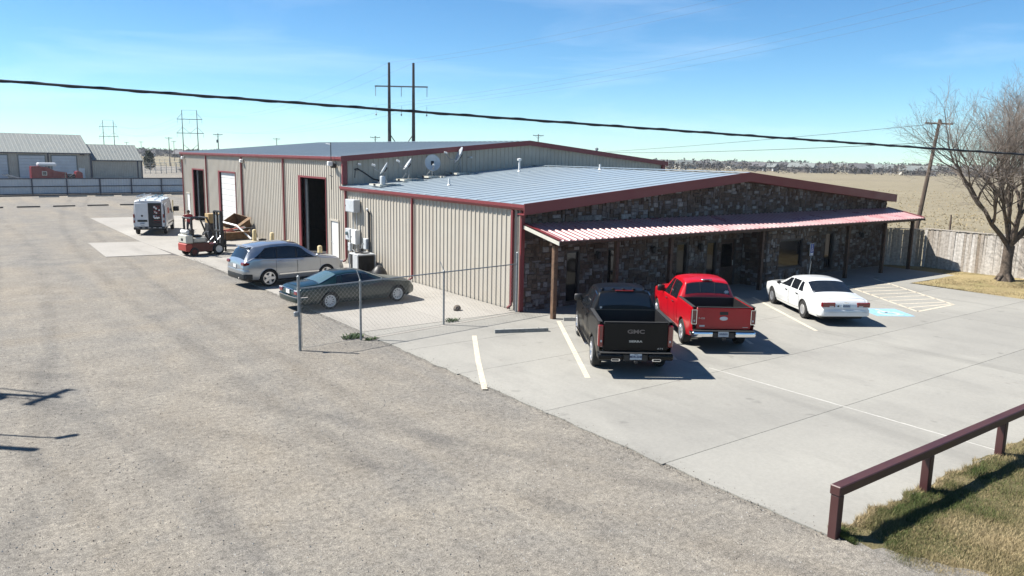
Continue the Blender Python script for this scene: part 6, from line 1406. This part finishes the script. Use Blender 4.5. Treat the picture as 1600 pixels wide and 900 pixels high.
for x, y, h in ((62.5, 27.6, 1.5), (74, 24, 1.2)):
    o = thing('field_post', 'short dark post standing in the dry field ' + ('near the leaning pole' if x < 70 else 'behind the tree'), 'post', (x, y, 0)); MB().tube([(0, 0, -.1), (.06, 0, h), (.04, 0, h+.6)], [.1, .08, .05], 6).build('post', 'pole_wood', o)
# ------------------------------------------------------------------ dry field texture, town and woods on the horizon
m = MB(); rr = random.Random(41)
for _ in range(15000):
    d = 48+150*rr.random()**1.8; a = rad(rr.uniform(45, 76)); x, y = d*math.sin(a), d*math.cos(a)
    if x < 46.2: continue
    if mnoise.noise((x*.09, y*.09, 1)) < rr.uniform(-.8, .5): continue
    h = rr.uniform(.05, .2); c = .5+rr.random()*.4+.3*mnoise.noise((x*.05, y*.05, 9))
    for k in range(3):
        b = rr.uniform(0, 6.28); w = .05; m.add([(x-w*math.cos(b), y-w*math.sin(b), -.06), (x+w*math.cos(b), y+w*math.sin(b), -.06), (x+rr.uniform(-.2, .2), y+rr.uniform(-.2, .2), h-.06)], [(0, 1, 2)], max(0, min(1, c+rr.uniform(-.15, .15))))
m.build('field_grass', 'dry_blade', None, fix=False, kind='stuff')
m = MB(); rr = random.Random(43)
def clump(x, y, h, w, t, nf):
    for _ in range(nf):
        z = h*rr.random()**.7; r = w*math.sqrt(rr.random())*math.sin(math.pi*(.18+.8*z/h)); a = rr.uniform(0, 6.28)
        c = Vector((x+r*math.cos(a), y+r*math.sin(a), z)); s_ = h*.11
        m.add([c+Vector((rr.gauss(0, s_), rr.gauss(0, s_), rr.gauss(0, s_*.9))) for _k in range(3)], [(0, 1, 2)], max(0, min(1, t+rr.uniform(-.15, .15))))
for _ in range(3600):
    a = rad(rr.uniform(-2, 80)); d = rr.uniform(430, 900) if a > rad(38) else rr.uniform(640, 1050)
    h = rr.uniform(2.5, 5.4) if d < 700 else rr.uniform(3.5, 7); t = rr.choice((.35, .5, .5, .6, .7, .8, .05, .95))
    clump(d*math.sin(a), d*math.cos(a), h, h*rr.uniform(.6, 1.1), t, 30)
m.build('far_woodland', 'far_wood', None, fix=False, kind='stuff')
rr = random.Random(47)
def house(lab, x, y, w, l, h, rz, wall, roof):
    t = thing('house', lab, 'house', (x, y, 0), rz, 'houses of the far town'); MB().box(-l/2, l/2, -w/2, w/2, 0, h).build('wall', wall, t)
    rf = MB(); p = [(-w/2-.5, h-.1), (0, h+w*.32), (w/2+.5, h-.1)]; rf.prism(p, -l/2-.5, l/2+.5, 'x'); rf.build('roof', roof, t)
    for s in (-l*.3, 0, l*.3): MB().box(s-.6, s+.6, -w/2-.06, -w/2-.01, 1, 2.2).build('window', 'glass', t)
    MB().box(l*.42-.5, l*.42+.5, -w/2-.06, -w/2-.01, 0, 2.1).build('door', 'white_sheet', t)
for i in range(30):
    a = rad(39+i*1.22+rr.uniform(-.4, .4)) if i < 24 else rad(5.5+(i-24)*2.0)
    d = rr.uniform(470, 700) if i < 24 else rr.uniform(620, 760)
    wl_, rf_ = rr.choice(('house_wall', 'house_wall', 'cream', 'house_wall')), rr.choice(('house_roof', 'house_roof', 'grey_roof'))
    house('%s house with %s roof among the far trees on the horizon' % ('pale cream' if wl_ == 'cream' else 'brownish', 'dark shingle' if rf_ == 'house_roof' else 'light grey'), d*math.sin(a), d*math.cos(a), rr.uniform(7, 9.5), rr.uniform(9, 15), rr.uniform(2.4, 3.2), -a+rr.uniform(-.5, .5), wl_, rf_)

# ------------------------------------------------------------------ thin air over the plain
hz = bpy.data.materials.new('haze'); hz.use_nodes = True; hn = hz.node_tree; hn.nodes.clear()
ho = hn.nodes.new('ShaderNodeOutputMaterial'); hv = hn.nodes.new('ShaderNodeVolumePrincipled'); hv.inputs['Density'].default_value = .00014; hv.inputs['Color'].default_value = (.86, .92, 1, 1); hv.inputs['Anisotropy'].default_value = .2
hn.links.new(hv.outputs[0], ho.inputs['Volume'])
MB().box(-1300, 1500, -1200, 1500, -1.1, 60).build('haze', hz, None, kind='stuff')
